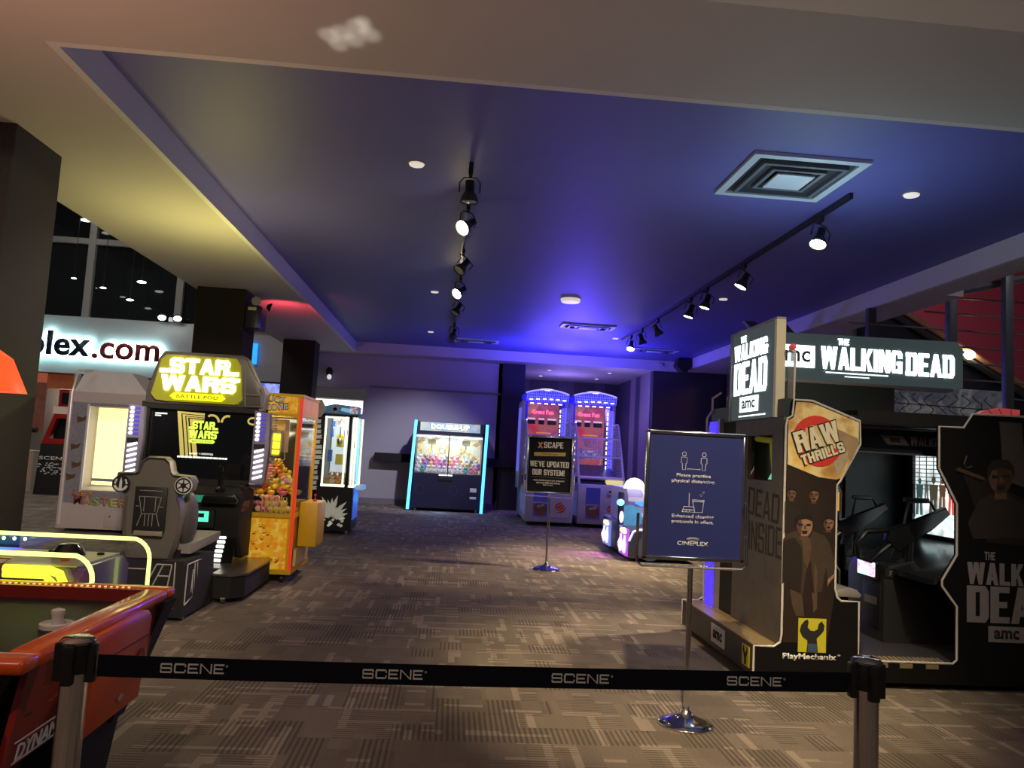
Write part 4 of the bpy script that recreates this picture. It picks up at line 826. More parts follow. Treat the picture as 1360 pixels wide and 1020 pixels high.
# toy balls and rubber ducks
def ballproto(key,col,x,y,z,r=.034):
    return None
ballcols={'black':(.02,.02,.03),'pink':(.7,.12,.22),'cream':(.75,.62,.45),'yellow':(.85,.62,.03),'orange':(.8,.25,.03),'green':(.25,.55,.12)}
protos={}
def toyball(key,x,y,z):
    lab='small %s toy ball in the heap inside the yellow duck claw machine'%key
    if key not in protos:
        r_=thing('toy_ball',lab,'ball',(x,y,z),'toy balls in the duck claw machine')
        MB().ell((x,y,z+.034),.034,.034,.034,14,9).build('ball_shell',mat('ball_'+key,ballcols[key],.3,noise=.05),r_,smooth='all')
        MB().ell((x+.010,y-.024,z+.042),.013,.013,.013,8,6).build('ball_spot',WPR,r_,smooth='all')
        protos[key]=r_
    else: dup(protos[key],(x,y,z),lab,rz=random.uniform(-1.2,1.2))
random.seed(21)
for i in range(88):
    layer=0 if i<36 else (1 if i<66 else 2)
    col=i%12 if i<36 else (i*5)%12; 
    if layer==0: x=-2.26+(i%12)*.047+(.02 if (i//12)%2 else 0); y=8.48+(i//12)*.062; z=.736
    elif layer==1: j=i-36; x=-2.24+(j%10)*.052; y=8.50+(j//10)*.062; z=.792
    else: j=i-66; x=-2.24+(j%8)*.055; y=8.52+(j//8)*.065; z=.846
    x+=random.uniform(-.006,.006)
    if layer and x>-1.9: x-=.0
    key=random.choice(['black','black','pink','cream','pink','yellow','black','cream'] if x<-2.02 else ['yellow','orange','yellow','pink','cream'])
    toyball(key,x,y,z)
def duckproto(x,y,z,key,col):
    lab='small %s rubber duck in the pile inside the yellow claw machine'%key
    kk='duck'+key
    if kk not in protos:
        r_=thing('rubber_duck',lab,'rubber duck',(x,y,z),'rubber ducks in the duck claw machine')
        m=mat('rubber_'+key,col,.35,noise=.04)
        k=MB(); k.ell((x,y,z+.03),.045,.033,.03,14,8); k.ell((x-.028,y,z+.068),.025,.024,.026,12,8); k.ell((x+.04,y,z+.045),.014,.014,.012,8,6); k.build('duck_body',m,r_,smooth='all')
        MB().ell((x-.055,y,z+.065),.012,.010,.005,8,5).build('beak',mat('rubber_beak',(.8,.2,.02),.4),r_,smooth='all')
        protos[kk]=r_
    else: dup(protos[kk],(x,y,z),lab,rz=random.uniform(0,6.28))
dc={'yellow':(.88,.66,.03),'pink':(.8,.15,.25),'lime green':(.4,.65,.12),'orange':(.8,.30,.04)}
for L in range(6):
    n=[12,10,8,6,4,2][L]; R=.24-.042*L
    for k in range(n):
        a=2*PI*k/n+L*.4; x=-1.95+R*math.cos(a); y=8.92+R*.9*math.sin(a)
        key=random.choice(['yellow']*4+['pink','lime green','orange']) 
        duckproto(x,y,.90+L*.062,key,dc[key])
# ---- ice themed claw machine
t=thing('claw_machine','black ice crystal claw machine with a bright glass front, behind the yellow one','claw machine',(-1.95,13.55,0))
IB=mat('ice_cabinet_black',(.012,.014,.02),.35,noise=.2); X0,X1,Y0,Y1=-2.55,-1.60,13.1,13.95
b=MB(); b.box(X0,X1,Y0,Y1,.08,.80,bev=.01); b.box(X0,X1,Y1-.04,Y1,.8,1.98); b.box(X0,-2.14,Y0,Y1-.04,.8,1.98); b.box(-1.745,-1.69,Y0,Y0+.05,.8,1.98); b.box(X0,X1,Y0,Y1,1.96,2.02); b.build('cabinet',IB,t)
b=MB(); 
for x,y in ((-2.14,Y0),(-1.80,Y0),(-1.67,Y0),(-1.625,Y0),(-1.62,Y1-.08)): b.box(x,x+.03,y,y+.02,.8,1.96)
b.box(-2.14,-1.75,Y0,Y0+.03,.79,.83); b.box(-2.14,-1.75,Y0,Y0+.03,1.93,1.96); b.box(-1.69,X1,Y0,Y0+.03,.79,.82); b.box(X1-.02,X1,Y0,Y1,.79,.82); b.build('window_trim',mat('lit_white_trim',(.9,.9,.75),.4,emit=.9,ecol=(1,1,.75)),t)
box('window_pane',GL,(-2.11,-1.77,Y0+.005,Y0+.012,.83,1.93),t); box('window_pane',GL,(X1-.01,X1-.004,Y0+.03,Y1-.06,.83,1.95),t); box('window_pane',GL,(-1.66,-1.63,Y0+.005,Y0+.01,.83,1.95),t)
box('back_lit_panel',mat('ice_back_light',(.6,.7,.75),.5,emit=.55,noise=.3,nscale=4),(-2.13,X1-.03,Y1-.07,Y1-.045,.8,1.96),t)
point('cabinet_lamp',(-1.88,13.4,1.85),9,(.95,.97,.8),.1)
MB().lathe([(.17,0),(.17,.01)],(-2.30,Y0-.012,2.08),(0,-1,0),6).build('oval_badge',WPR,t).scale=(1,1,1)
hp=MB().prism([(-2.22,2.01),(-2.26,2.10),(-2.0,2.17),(-1.60,2.14),(-1.60,2.0)],'y',Y0-.01,Y0+.35,bev=.01).build('header',mat('ice_header',(.03,.06,.12),.3,emit=.12,ecol=(.2,.5,.9),noise=.4),t,smooth=True)
b=MB()
for k in range(10): 
    a=k*PI/5; b.prism([(-1.99+.02*math.cos(a+PI/2),2.08+.02*math.sin(a+PI/2)),(-1.99+.085*math.cos(a),2.08+.085*math.sin(a)),(-1.99-.02*math.cos(a+PI/2),2.08-.02*math.sin(a+PI/2))],'y',Y0-.02,Y0-.012)
b.build('snow_star',WPR,hp)
b=MB(); b.prism([(-1.9,2.06),(-1.74,2.03),(-1.72,2.10),(-1.88,2.11)],'y',Y0-.02,Y0-.012); b.build('blue_swoosh',mat('icy_blue',(.3,.65,.9),.4,emit=.4),hp)
box('side_badge',blotch('snowflake_print',((.7,.7,.75),(.5,.2,.2),(.8,.8,.85)),40,.4,emit=.3),(-1.74,-1.61,Y0-.02,Y0-.01,2.02,2.13),hp)
b=MB(); random.seed(4)
for k in range(14):
    z=.72+k*.085; w_=.05+random.random()*.05; b.prism([(-2.30,z),(-2.30+w_*1.6,z+.01),(-2.29+w_*1.5,z+.035),(-2.27+w_,z+.04),(-2.28+w_*1.4,z+.07),(-2.31,z+.065)],'y',Y0-.006,Y0-.002)
b.build('icy_block_print',mat('ice_print',(.72,.72,.6),.5,emit=.15),t)
b=MB(); 
for k in range(11):
    a=math.radians(18+k*14.4); L=.20+.16*abs(math.sin(k*1.9+.6)); ux,uz=math.cos(a),math.sin(a); px,pz=-uz,ux; c0=(-1.93,.26)
    b.prism([(c0[0]+ux*.03,c0[1]+uz*.03),(c0[0]+ux*L*.6+px*.035,c0[1]+uz*L*.75+pz*.035),(c0[0]+ux*L,c0[1]+uz*L*1.15),(c0[0]+ux*L*.6-px*.03,c0[1]+uz*L*.75-pz*.03)],'y',Y0-.008-.001*k,Y0-.002)
for k in range(14):
    x=-2.2+random.random()*.5; z=.14+random.random()*.16; b.prism([(x-.03,z),(x,z-.03),(x+.035,z),(x+.01,z+.03)],'y',Y0-.006,Y0-.002)
b.build('crystal_print',mat('ice_print',(.72,.72,.6),.5),t)
box('side_panel',mat('blue_lit_side',(.03,.07,.35),.3,emit=.3,ecol=(.05,.15,1)),(X1-.005,X1+.008,Y0+.08,Y1-.1,.25,.75),t)
cb=box('control_shelf',mat('pale_blue_plastic',(.4,.5,.65),.3,emit=.3,ecol=(.3,.6,1)),(X1,X1+.14,Y0+.2,Y0+.65,.74,.82),t,bev=.01)
for x,y in ((X1-.08,Y0+.08),(X1-.08,Y1-.1),(X0+.08,Y0+.08)): MB().cyl((x,y,0),(x,y,.08),.03).build('caster',STEEL,t)
b=MB(); b.cyl((-1.92,13.4,1.6),(-1.92,13.4,1.95),.01); b.ell((-1.92,13.4,1.55),.05,.05,.05); b.build('claw',STEEL,t)
bc={'blue':(.05,.15,.6),'yellow':(.75,.65,.08),'red':(.6,.08,.05),'purple':(.3,.12,.5)}
random.seed(14)
for i,(x,z,w_,h_,key) in enumerate(((-2.05,1.80,.06,.09,'blue'),(-1.93,1.84,.10,.06,'red'),(-2.07,1.62,.05,.14,'blue'),(-1.92,1.45,.12,.22,'yellow'),(-2.08,1.20,.07,.2,'blue'),(-1.92,1.15,.12,.18,'yellow'),(-1.84,1.66,.06,.1,'purple'),(-1.66,1.7,.05,.1,'blue'),(-1.66,1.45,.05,.12,'red'))):
    o=MB().box(x-w_/2,x+w_/2,13.45,13.52,z,z+h_,bev=.006).build('prize_box',mat('box_'+key,bc[key],.4,noise=.1))
    tag(o,'%s prize box hanging at %s inside the ice crystal claw machine'%(key,['top left','top centre','upper left','mid centre','lower left','lower centre','upper right','top of the side window','middle of the side window'][i]),'prize box','prize boxes in the ice claw machine')
def plush(x,y,z,s,lab,col,group,cat='soft toy',key=''):
    pk='plush'+key+group
    if pk not in protos:
        r_=thing('plush_toy',lab,cat,(x,y,z),group); m=mat('plush_'+key,col,.9,noise=.12,nscale=30)
        k=MB(); k.ell((x,y,z+.06),.06,.05,.06,12,8); k.ell((x,y-.01,z+.145),.052,.046,.048,12,8); k.build('plush_body',m,r_,smooth='all')
        k=MB()
        for sx in (-1,1): k.ell((x+sx*.042,y,z+.188),.02,.012,.02,8,6)
        k.build('ears',m,r_,smooth='all')
        k=MB()
        for sx in (-1,1): k.ell((x+sx*.02,y-.053,z+.155),.007,.005,.008,6,5)
        k.ell((x,y-.058,z+.135),.010,.006,.007,6,5); k.build('face',MBLK,r_,smooth='all')
        k=MB()
        for sx in (-1,1): k.ell((x+sx*.06,y-.02,z+.085),.02,.02,.035,8,6); k.ell((x+sx*.045,y-.045,z+.02),.024,.035,.02,8,6)
        k.build('paws',m,r_,smooth='all'); protos[pk]=r_
        r_.scale=(s,s,s); return r_
    return dup(protos[pk],(x,y,z),lab,rz=random.uniform(-.8,.8),scale=(s,s,s))
for i in range(14):
    key,col=[('tan',(.5,.32,.15)),('cream',(.7,.6,.45)),('orange',(.75,.3,.06))][i%3]
    plush(-2.06+(i%5)*.09,13.22+(i//5)*.12,.83+(.0 if i<10 else .07),.62,'%s soft toy in the heap of the ice crystal claw machine'%key,col,'soft toys in the ice claw machine',key=key)
# ---- wide prize cabinet with cyan tubes
t=thing('claw_machine','wide black claw machine outlined by cyan neon tubes against the back wall','claw machine',(-.08,19.4,0))
NB=mat('navy_black_laminate',(.02,.02,.05),.35,noise=.15); X0,X1,Y0,Y1=-.93,.79,18.98,19.98
b=MB(); b.box(X0,X1,Y0,Y1,.07,.93,bev=.01); b.box(X0,X1,Y1-.05,Y1,.93,2.15); b.box(X0,X0+.05,Y0,Y1-.05,.93,2.15); b.box(X1-.05,X1,Y0,Y1-.05,.93,2.15); b.box(X0,X1,Y0,Y1,1.86,1.94); b.box(X0,X1,Y0+.02,Y1,1.94,2.17); b.build('cabinet',NB,t)
box('header_panel',blotch('pastel_header',((.45,.6,.6),(.6,.65,.45),(.25,.5,.65),(.65,.6,.4)),3,.4,emit=.3,kind='noise'),(X0+.13,X1-.12,Y0-.01,Y0+.02,1.95,2.16),t)
text('DOUBLE-UP',t,mat('teal_ink',(.03,.2,.3),.5),(-.07,Y0-.011,2.06),w=.98,h=.15,bold=.05,d=.004); text('DOUBLE-UP',t,mat('lit_white_ink',(1,1,1),.5,emit=1.5),(-.07,Y0-.018,2.06),w=.95,h=.125,bold=.02,d=.006)
_m['white_ink']; 
box('window_pane',GL,(X0+.05,-.08,Y0+.01,Y0+.018,.95,1.86),t); box('window_pane',GL,(-.06,X1-.05,Y0+.01,Y0+.018,.95,1.86),t)
box('centre_bar',NB,(-.082,-.058,Y0,Y0+.03,.93,1.88),t)
box('back_panel',blotch('prize_back_print',((.10,.30,.42),(.6,.62,.5),(.25,.35,.4),(.55,.4,.15),(.12,.12,.12),(.65,.7,.7)),4.5,.5,emit=.6,kind='noise'),(X0+.05,X1-.05,Y1-.09,Y1-.06,.93,1.86),t)
tb=MB(); tb.box(X0+.05,X1-.05,Y0+.1,Y0+.2,1.80,1.84); tb.build('gantry_rail',mat('lit_rail',(.9,.95,.9),.4,emit=1.6),t)
for x in (-.5,.35):
    c=MB(); c.box(x-.1,x+.1,Y0+.3,Y0+.5,1.62,1.76); c.cyl((x,Y0+.4,1.45),(x,Y0+.4,1.62),.012)
    for k in range(3): a=k*2.1; c.tube([(x,Y0+.4,1.46),(x+.1*math.cos(a),Y0+.4+.1*math.sin(a),1.38),(x+.04*math.cos(a),Y0+.4+.04*math.sin(a),1.28)],.01,5)
    c.build('claw',mat('pale_gold_plastic',(.6,.55,.3),.4,noise=.1),t)
CY=mat('cyan_tube',(.3,.85,1),.4,emit=2.2,ecol=(.06,.50,1)); 
MB().tube([(X0-.06,Y0-.02,.03),(X0+.02,Y0-.02,2.2)],.035,8).build('neon_tube',CY,t,smooth=True); MB().tube([(X1+.01,Y0-.02,.0),(X1+.05,Y0-.02,2.17)],.035,8).build('neon_tube',CY,t,smooth=True)
b=MB(); b.prism([(X0-.08,.03),(X0+.02,.03),(X0+.06,2.22),(X0-.02,2.22)],'y',Y0,Y0+.3); b.prism([(X1-.02,.0),(X1+.05,.0),(X1+.09,2.18),(X1-.02,2.18)],'y',Y0,Y0+.3); b.build('tube_housing',mat('blue_black',(.01,.03,.10),.4),t)
box('prize_door',MBLK,(-.30,.06,Y0-.02,Y0,.74,.86),t,bev=.01); 
b=MB(); b.box(-.28,-.08,Y0-.05,Y0,.87,.90); b.box(-.06,.05,Y0-.05,Y0,.87,.90); b.build('control_strip',mat('lit_buttons',(.9,.9,.9),.4,emit=.9),t)
for cx in (-.72,.09): MB().tube([(cx+.11*math.cos(a*PI/10),Y0-.004,.52+.11*math.sin(a*PI/10)) for a in range(20)],.004,4,True).build('outline_ring',mat('faint_blue_line',(.08,.08,.16),.5),t)
for x in (-.54,.30): MB().lathe([(.01,0),(.01,.01)],(x,Y0,.42),(0,-1,0),8).build('lock',CHR,t)
for z in (.55,.36): box('bill_slot',WPR,(.50,.66,Y0-.015,Y0,z-.03 if z<.5 else z-.05,z+.03 if z<.5 else z+.05),t,bev=.008)
for x in (X0+.12,X1-.12): MB().cyl((x,Y0+.1,0),(x,Y0+.1,.07),.04).build('caster',STEEL,t)
area('cabinet_lamp',(-.07,19.5,1.84),1.3,22,(.9,.98,1),sy=.3)
pc=[('white',(.8,.78,.78)),('pink',(.75,.3,.45)),('grey',(.3,.3,.33)),('yellow',(.75,.6,.15)),('purple',(.4,.2,.55)),('teal',(.15,.5,.5))]
random.seed(31)
for i in range(44):
    r,c=divmod(i,12); key,col=pc[random.choice([0,0,0,1,2,3,4,5,0,1])]
    x=-.82+c*.132+(.05 if r%2 else 0); y=19.10+r*.15; z=.935+r*.085
    if x>.72: x=.7
    plush(x,y,z,.88,'%s soft toy in the pile of the wide claw machine with cyan tubes'%key,col,'soft toys in the wide claw machine',key=key)
# ================================================================ RIGHT SIDE AND FRONT
# ---- basketball machines
HP=mat('lilac_white_metal',(.55,.52,.68),.35,noise=.05); NEON=mat('blue_led_mesh',(.03,.03,.7),.35,emit=.30,ecol=(.03,.02,1)); DASH=mat('white_led_dash',(.9,.9,1),.4,emit=3,ecol=(.8,.82,1))
def netpanel(p00,p10,p11,p01,nx,ny,r,m,name,par):
    p00,p10,p11,p01=map(V,(p00,p10,p11,p01)); b=MB()
    for i in range(nx+1): a=i/nx; b.tube([p00.lerp(p10,a),p01.lerp(p11,a)],r,4)
    for j in range(ny+1): a=j/ny; b.tube([p00.lerp(p01,a),p10.lerp(p11,a)],r,4)
    return b.build(name,m,par)
def basketball(x0,label):
    w=1.03; x1=x0+w; xm=(x0+x1)/2
    t=thing('basketball_machine',label,'basketball machine',(xm,17.4,0),'basketball machines in the alcove')
    b=MB(); b.box(x0,x1,16.5,17.2,.08,.93,bev=.015); b.box(x0+.03,x1-.03,17.2,19.0,.08,.75,bev=.01); b.build('cabinet',HP,t,smooth=True)
    d1=MB().prism([(x0+.17,.20),(x0+.48,.20),(x0+.48,.86),(x0+.17,.86)],'y',16.485,16.5).build('coin_door',mat('dark_blue_door',(.02,.02,.09),.3,emit=.1,ecol=(.08,.08,.9),noise=.4,nscale=6),t)
    k=MB().lathe([(.15,0),(.15,.006)],(x0+.325,16.485,.36),(0,-1,0),28).build('ball_print',mat('brown_ball_print',(.28,.10,.06),.5,noise=.3,nscale=6),d1)
    text('BASKETBALL',d1,WPR,(x0+.325,16.476,.49),w=.28,h=.035,bold=.02,d=.002); text('HOOPS',d1,WPR,(x0+.33,16.476,.42),w=.16,h=.06,bold=.04,d=.002,lean=.25)
    d2=MB().box(x0+.53,x0+.92,16.49,16.5,.18,.60,bev=.004).build('service_door',HP,t)
    bl=MB().lathe([(.11,0),(.11,.006)],(x0+.75,16.489,.40),(0,-1,0),28).build('red_ball_print',mat('red_ball',(.65,.06,.02),.4),d2); b=MB(); c=V((x0+.75,16.481,.40))
    for q in (-.6,0,.6): b.tube([c+V((.10*math.sin(a*PI/8-PI/2)*math.cos(.5)-q*.07*math.cos(a*PI/8-PI/2)*1,0,.10*math.sin(a*PI/8-PI/2)*math.sin(.9)+q*.07*math.cos(a*PI/8-PI/2))) for a in range(9)],.006,4)
    b.build('ball_seam',WPR,bl)
    cr=box('card_reader',WHT,(x0+.62,x0+.80,16.47,16.5,.72,.84),t,bev=.008); box('reader_display',NIGHT,(x0+.66,x0+.76,16.465,16.47,.77,.81),cr)
    box('front_shelf',mat('yellow_lit_shelf',(.75,.7,.2),.4,emit=.5,ecol=(.9,.85,.3)),(x0+.62,x0+.98,16.55,16.75,.94,1.03),t,bev=.01)
    # ball ramp
    MB().hull8([(x0+.04,16.6,.93),(x1-.04,16.6,.93),(x1-.04,16.6,.96),(x0+.04,16.6,.96)],[(x0+.04,18.3,1.30),(x1-.04,18.3,1.30),(x1-.04,18.3,1.33),(x0+.04,18.3,1.33)]).build('ball_ramp',mat('dark_blue_ramp',(.02,.02,.12),.4,noise=.2),t)
    MB().tube([(x0+.03,16.62,1.07),(x1-.03,16.62,1.07)],.035,8).build('front_rail',HP,t,smooth=True)
    for x_ in (x0+.05,x1-.10): MB().box(x_,x_+.05,18.03,18.05,1.3,2.74).build('blue_light_column',NEON,t)
    box('speaker_bar',DMET,(x0+.08,x1-.08,16.7,16.8,.95,1.03),t)
    # front protective net with two white rails
    for z,y in ((1.52,16.9),(1.93,17.0)): MB().tube([(x0+.06,y,z),(x1-.05,y,z)],.022,8).build('net_rail',HP,t,smooth=True)
    netpanel((x0+.06,16.9,1.52),(x1-.05,16.9,1.52),(x1-.05,17.0,1.93),(x0+.06,17.0,1.93),16,9,.005,HP,'front_net',t)
    for x in (x0+.02,x1-.02): 
        MB().tube([(x,16.55,.92),(x,16.9,1.5),(x,17.35,2.22),(x,17.45,2.28),(x,18.1,2.28)],.025,8).build('side_rail',HP,t,smooth=True)
        netpanel((x,16.7,1.1),(x,18.1,1.0),(x,18.1,2.27),(x,17.38,2.27),14,18,.005,HP,'side_net',t)
    # backboard frame and hood
    for x in (x0+.0,x1-.0): b=MB(); b.box(x-.04,x+.04,18.05,18.9,.7,2.76,bev=.01); b.build('side_post',HP,t,smooth=True)
    bb=box('backboard',blotch('court_print',((.45,.03,.06),(.35,.10,.10),(.30,.05,.12),(.45,.18,.12),(.10,.02,.20)),2.2,.4,emit=.55,kind='noise'),(x0+.1,x1-.12,18.55,18.6,1.3,2.74),t)
    text('Great Fun',bb,mat('red_led_text',(1,.1,.2),.4,emit=2.2,ecol=(1,.08,.22)),(xm,18.54,2.54),w=.52,h=.10,bold=.02,d=.006)
    b=MB()
    for k,(a,c_) in enumerate(((x0+.14,x0+.34),(x0+.42,x0+.56),(x0+.64,x1-.18))): b.box(a,c_,18.535,18.55,2.24,2.34)
    b.build('score_window',mat('dark_score',(.02,.01,.03),.3),bb); b=MB()
    for (a,c_) in ((x0+.14,x0+.34),(x0+.42,x0+.56),(x0+.64,x1-.18)): b.box(a,c_,18.535,18.55,2.35,2.39)
    b.build('score_caption',mat('pink_caption',(.8,.5,.6),.4,emit=.6),bb)
    b=MB(); b.prism([(x0+.14,1.55),(x0+.35,1.72),(x0+.6,1.66),(x0+.85,1.70),(x0+.88,1.5),(x0+.14,1.45)],'y',18.53,18.55); b.build('crowd_print',blotch('crowd_print',((.6,.6,.65),(.1,.1,.3),(.4,.1,.1),(.15,.3,.6)),22,.4,emit=.3),bb)
    # hoop
    rim=MB().tube([(xm+.02+.17*math.cos(a*PI/12),18.36+.17*math.sin(a*PI/12),2.03) for a in range(24)],.013,6,True).build('hoop_rim',mat('orange_rim',(.85,.25,.05),.4,emit=.5),t,smooth=True)
    b=MB()
    for k in range(12): a=k*PI/6; b.tube([(xm+.02+.17*math.cos(a),18.36+.17*math.sin(a),2.03),(xm+.02+.10*math.cos(a+.26),18.36+.10*math.sin(a+.26),1.76)],.004,4); b.tube([(xm+.02+.17*math.cos(a),18.36+.17*math.sin(a),2.03),(xm+.02+.10*math.cos(a-.26),18.36+.10*math.sin(a-.26),1.76)],.004,4)
    b.build('net',WPR,rim)
    # hood: arched, lit blue mesh
    n=14; arch=[]
    for k in range(n+1): u_=-1+2*k/n; arch.append((xm+u_*(w/2-.01),2.93+.09*(1-u_*u_)))
    MB().prism(arch+[(x1-.05,2.74),(x0+.05,2.74)],'y',17.75,18.9).build('hood',mat('dark_blue_hood',(.02,.02,.22),.4,emit=.55,ecol=(.02,.015,1)),t)
    b=MB()
    for i in range(24):
        x=x0+.03+i*(w-.06)/23; zt=2.93+.09*(1-((x-xm)/(w/2))**2); b.tube([(x,17.735,2.74),(x+.02,17.735,zt-.02)],.006,4)
    for z in (2.79,2.85,2.91): b.tube([(x0+.03,17.735,z),(x1-.03,17.735,z)],.005,4)
    b.build('hood_mesh',mat('bright_blue_mesh',(.2,.2,.9),.4,emit=1.0,ecol=(.16,.14,1)),t)
    b=MB(); b.tube([(p[0],17.73,p[1]) for p in arch],.018,6); b.build('hood_edge',mat('violet_edge',(.4,.35,1),.4,emit=1.2,ecol=(.3,.25,1)),t,smooth=True)
    b=MB(); b.ell((xm,17.85,3.015),.22,.12,.035,16,6); b.build('hood_lamp',mat('white_dome',(1,1,1),.4,emit=3.5,ecol=(.9,.92,1)),t,smooth='all')
    # dashes
    b=MB()
    for k in range(6): x=x0+.10+k*.155; z=2.76+.03*(1-((x-xm)/.5)**2); b.box(x,x+.075,17.70,17.72,z,z+.02)
    for k in range(5): x=x0+.12+k*.165; b.box(x,x+.08,17.72,17.74,2.68,2.70)
    for k in range(12): z=2.58-k*.115; b.box(x1-.175,x1-.155,17.95,17.97,z-.07,z); 
    for k in range(8): z=2.3-k*.14; b.box(x0+.02,x0+.035,17.4,17.42,z-.05,z)
    b.build('led_dash',DASH,t)
    b=MB(); 
    for k in range(40): z=1.2+k*.036; b.box(x1-.13,x1-.01,18.0,18.02,z,z+.016)
    for k in range(34): z=1.1+k*.045; b.box(x0-.045,x0-.04,18.1,18.8,z,z+.018)
    b.build('blue_side_grille',mat('bright_blue_mesh',(.2,.2,.9),.4),t)
    b=MB(); 
    for k in range(12): z=.25+k*.045; b.box(x0-.002,x0,16.62,17.7,z,z+.02)
    for k in range(9): y=16.7+k*.12; b.box(x0-.003,x0-.001,y,y+.02,.22,.78)
    b.build('side_vent',mat('lilac_grille',(.30,.30,.60),.4,emit=.1,ecol=(.3,.35,1)),t)
    for x in (x0+.1,x1-.1):
        for y in (16.6,18.8): MB().cyl((x,y,0),(x,y,.08),.045).build('foot',CASTER,t)
    return t
bm_=basketball(1.63,'left basketball machine with blue lit hood, partly hidden by the small black sign')
dup(bm_,(bm_.location.x+1.13,17.4,0),'right basketball machine with blue lit hood, nearest the alcove corner')

# ---- bowling pin game
t=thing('bowling_game','low glowing bowling game with lit pins on its side, behind the navy sign','bowling game',(3.1,12.2,0))
LV=mat('lavender_panel',(.30,.25,.55),.35,emit=.10,ecol=(.4,.3,1),noise=.05); PIN=mat('lit_pin_white',(1,1,1),.4,emit=.85,ecol=(.85,.85,1)); PINY=mat('lit_pin_head',(1,1,.5),.4,emit=1.3,ecol=(.95,.92,.35))
MB().prism([(11.45,.05),(11.45,.42),(12.1,.50),(13.5,.52),(13.5,.05)],'x',2.72,3.7,bev=.02).build('base_cabinet',mat('dark_indigo_cabinet',(.05,.04,.13),.35,noise=.15),t,smooth=True)
MB().prism([(2.70,.05),(2.70,.30),(2.80,.46),(3.72,.46),(3.72,.05)],'y',11.40,11.46,bev=.02).build('front_panel',mat('slate_blue_panel',(.10,.12,.22),.35,noise=.2,nscale=5),t,smooth=True)
bp=MB().lathe([(.20,0),(.20,.006)],(3.02,11.395,.22),(0,-1,0),32).build('ball_print',mat('blue_ball_print',(.16,.22,.38),.4,noise=.1),t); b=MB()
for x,z in ((3.02,.30),(3.01,.20),(3.12,.32)): b.lathe([(.028,0),(.028,.003)],(x,11.389,z),(0,-1,0),14)
b.build('finger_hole',MBLK,bp)
b=MB(); b.tube([(2.70,11.40,.30),(2.76,11.40,.44),(2.86,11.39,.475),(3.72,11.39,.475)],.018,8); b.build('white_edge',mat('lit_lilac_edge',(.8,.8,1),.4,emit=.6),t,smooth=True)
for y,lab in ((11.75,''),(13.05,'')):
    pan=box('pin_panel',mat('cyan_magenta_panel',(.3,.1,.6),.4,emit=.5,ecol=(.25,.35,1)) if y>12.5 else mat('magenta_panel',(.5,.05,.6),.4,emit=.5,ecol=(.6,.12,1)),(2.69,2.72,y-.28,y+.28,.06,.46),t)
    for dy in (-.13,.13):
        MB().lathe([(.035,0),(.06,.08),(.065,.13),(.03,.22),(.03,.26)],(2.70,y+dy,.10)).build('bowling_pin',PIN,pan,smooth=True)
    MB().ell((2.70,y,.42),.04,.25,.045).build('lit_cap',PINY,pan,smooth='all')
bk=MB(); bk.prism([(12.0,.5),(12.0,.80),(12.2,1.05),(13.4,1.05),(13.4,.5)],'x',2.82,3.7,bev=.02); bk.build('upper_cabinet',LV,t,smooth=True)
b=MB(); b.box(2.80,3.7,11.97,11.99,.86,.92); b.box(2.80,3.7,11.97,11.99,.62,.68); b.build('stripe',mat('pale_lilac_stripe',(.6,.55,.85),.4,emit=.3),t)
MB().lathe([(.19,0),(.20,.02),(.0,.03)],(2.83,11.99,.60),(0,-1,0),30).build('round_ball_face',mat('teal_ball_face',(.10,.30,.55),.35,emit=.25,ecol=(.1,.5,1),noise=.5),t,smooth=True)
MB().ell((3.02,12.02,.84),.10,.03,.08).build('blue_ball_lamp',mat('blue_ball_lamp',(.1,.4,1),.4,emit=.8),t,smooth='all')
b=MB(); b.cyl((2.66,11.85,.5),(2.66,11.85,1.0),.05); b.build('lamp_post',mat('dark_indigo_cabinet',(.05,.04,.13)),t); 
MB().ell((2.64,11.80,.84),.06,.05,.05).build('cyan_lamp',mat('cyan_lamp',(.2,.9,1),.4,emit=1.6),t,smooth='all'); MB().ell((2.66,11.79,.62),.035,.02,.09).build('white_lamp',PIN,t,smooth='all')
MB().lathe([(.17,0),(.165,.04),(.13,.11),(.07,.155),(.0,.17)],(2.92,12.1,1.05),seg=28).build('dome_lamp',mat('cream_dome',(1,1,.8),.4,emit=1.7,ecol=(1,1,.72)),t,smooth=True)
for y in (11.6,13.3): MB().cyl((2.85,y,0),(2.85,y,.05),.04).build('foot',CASTER,t)

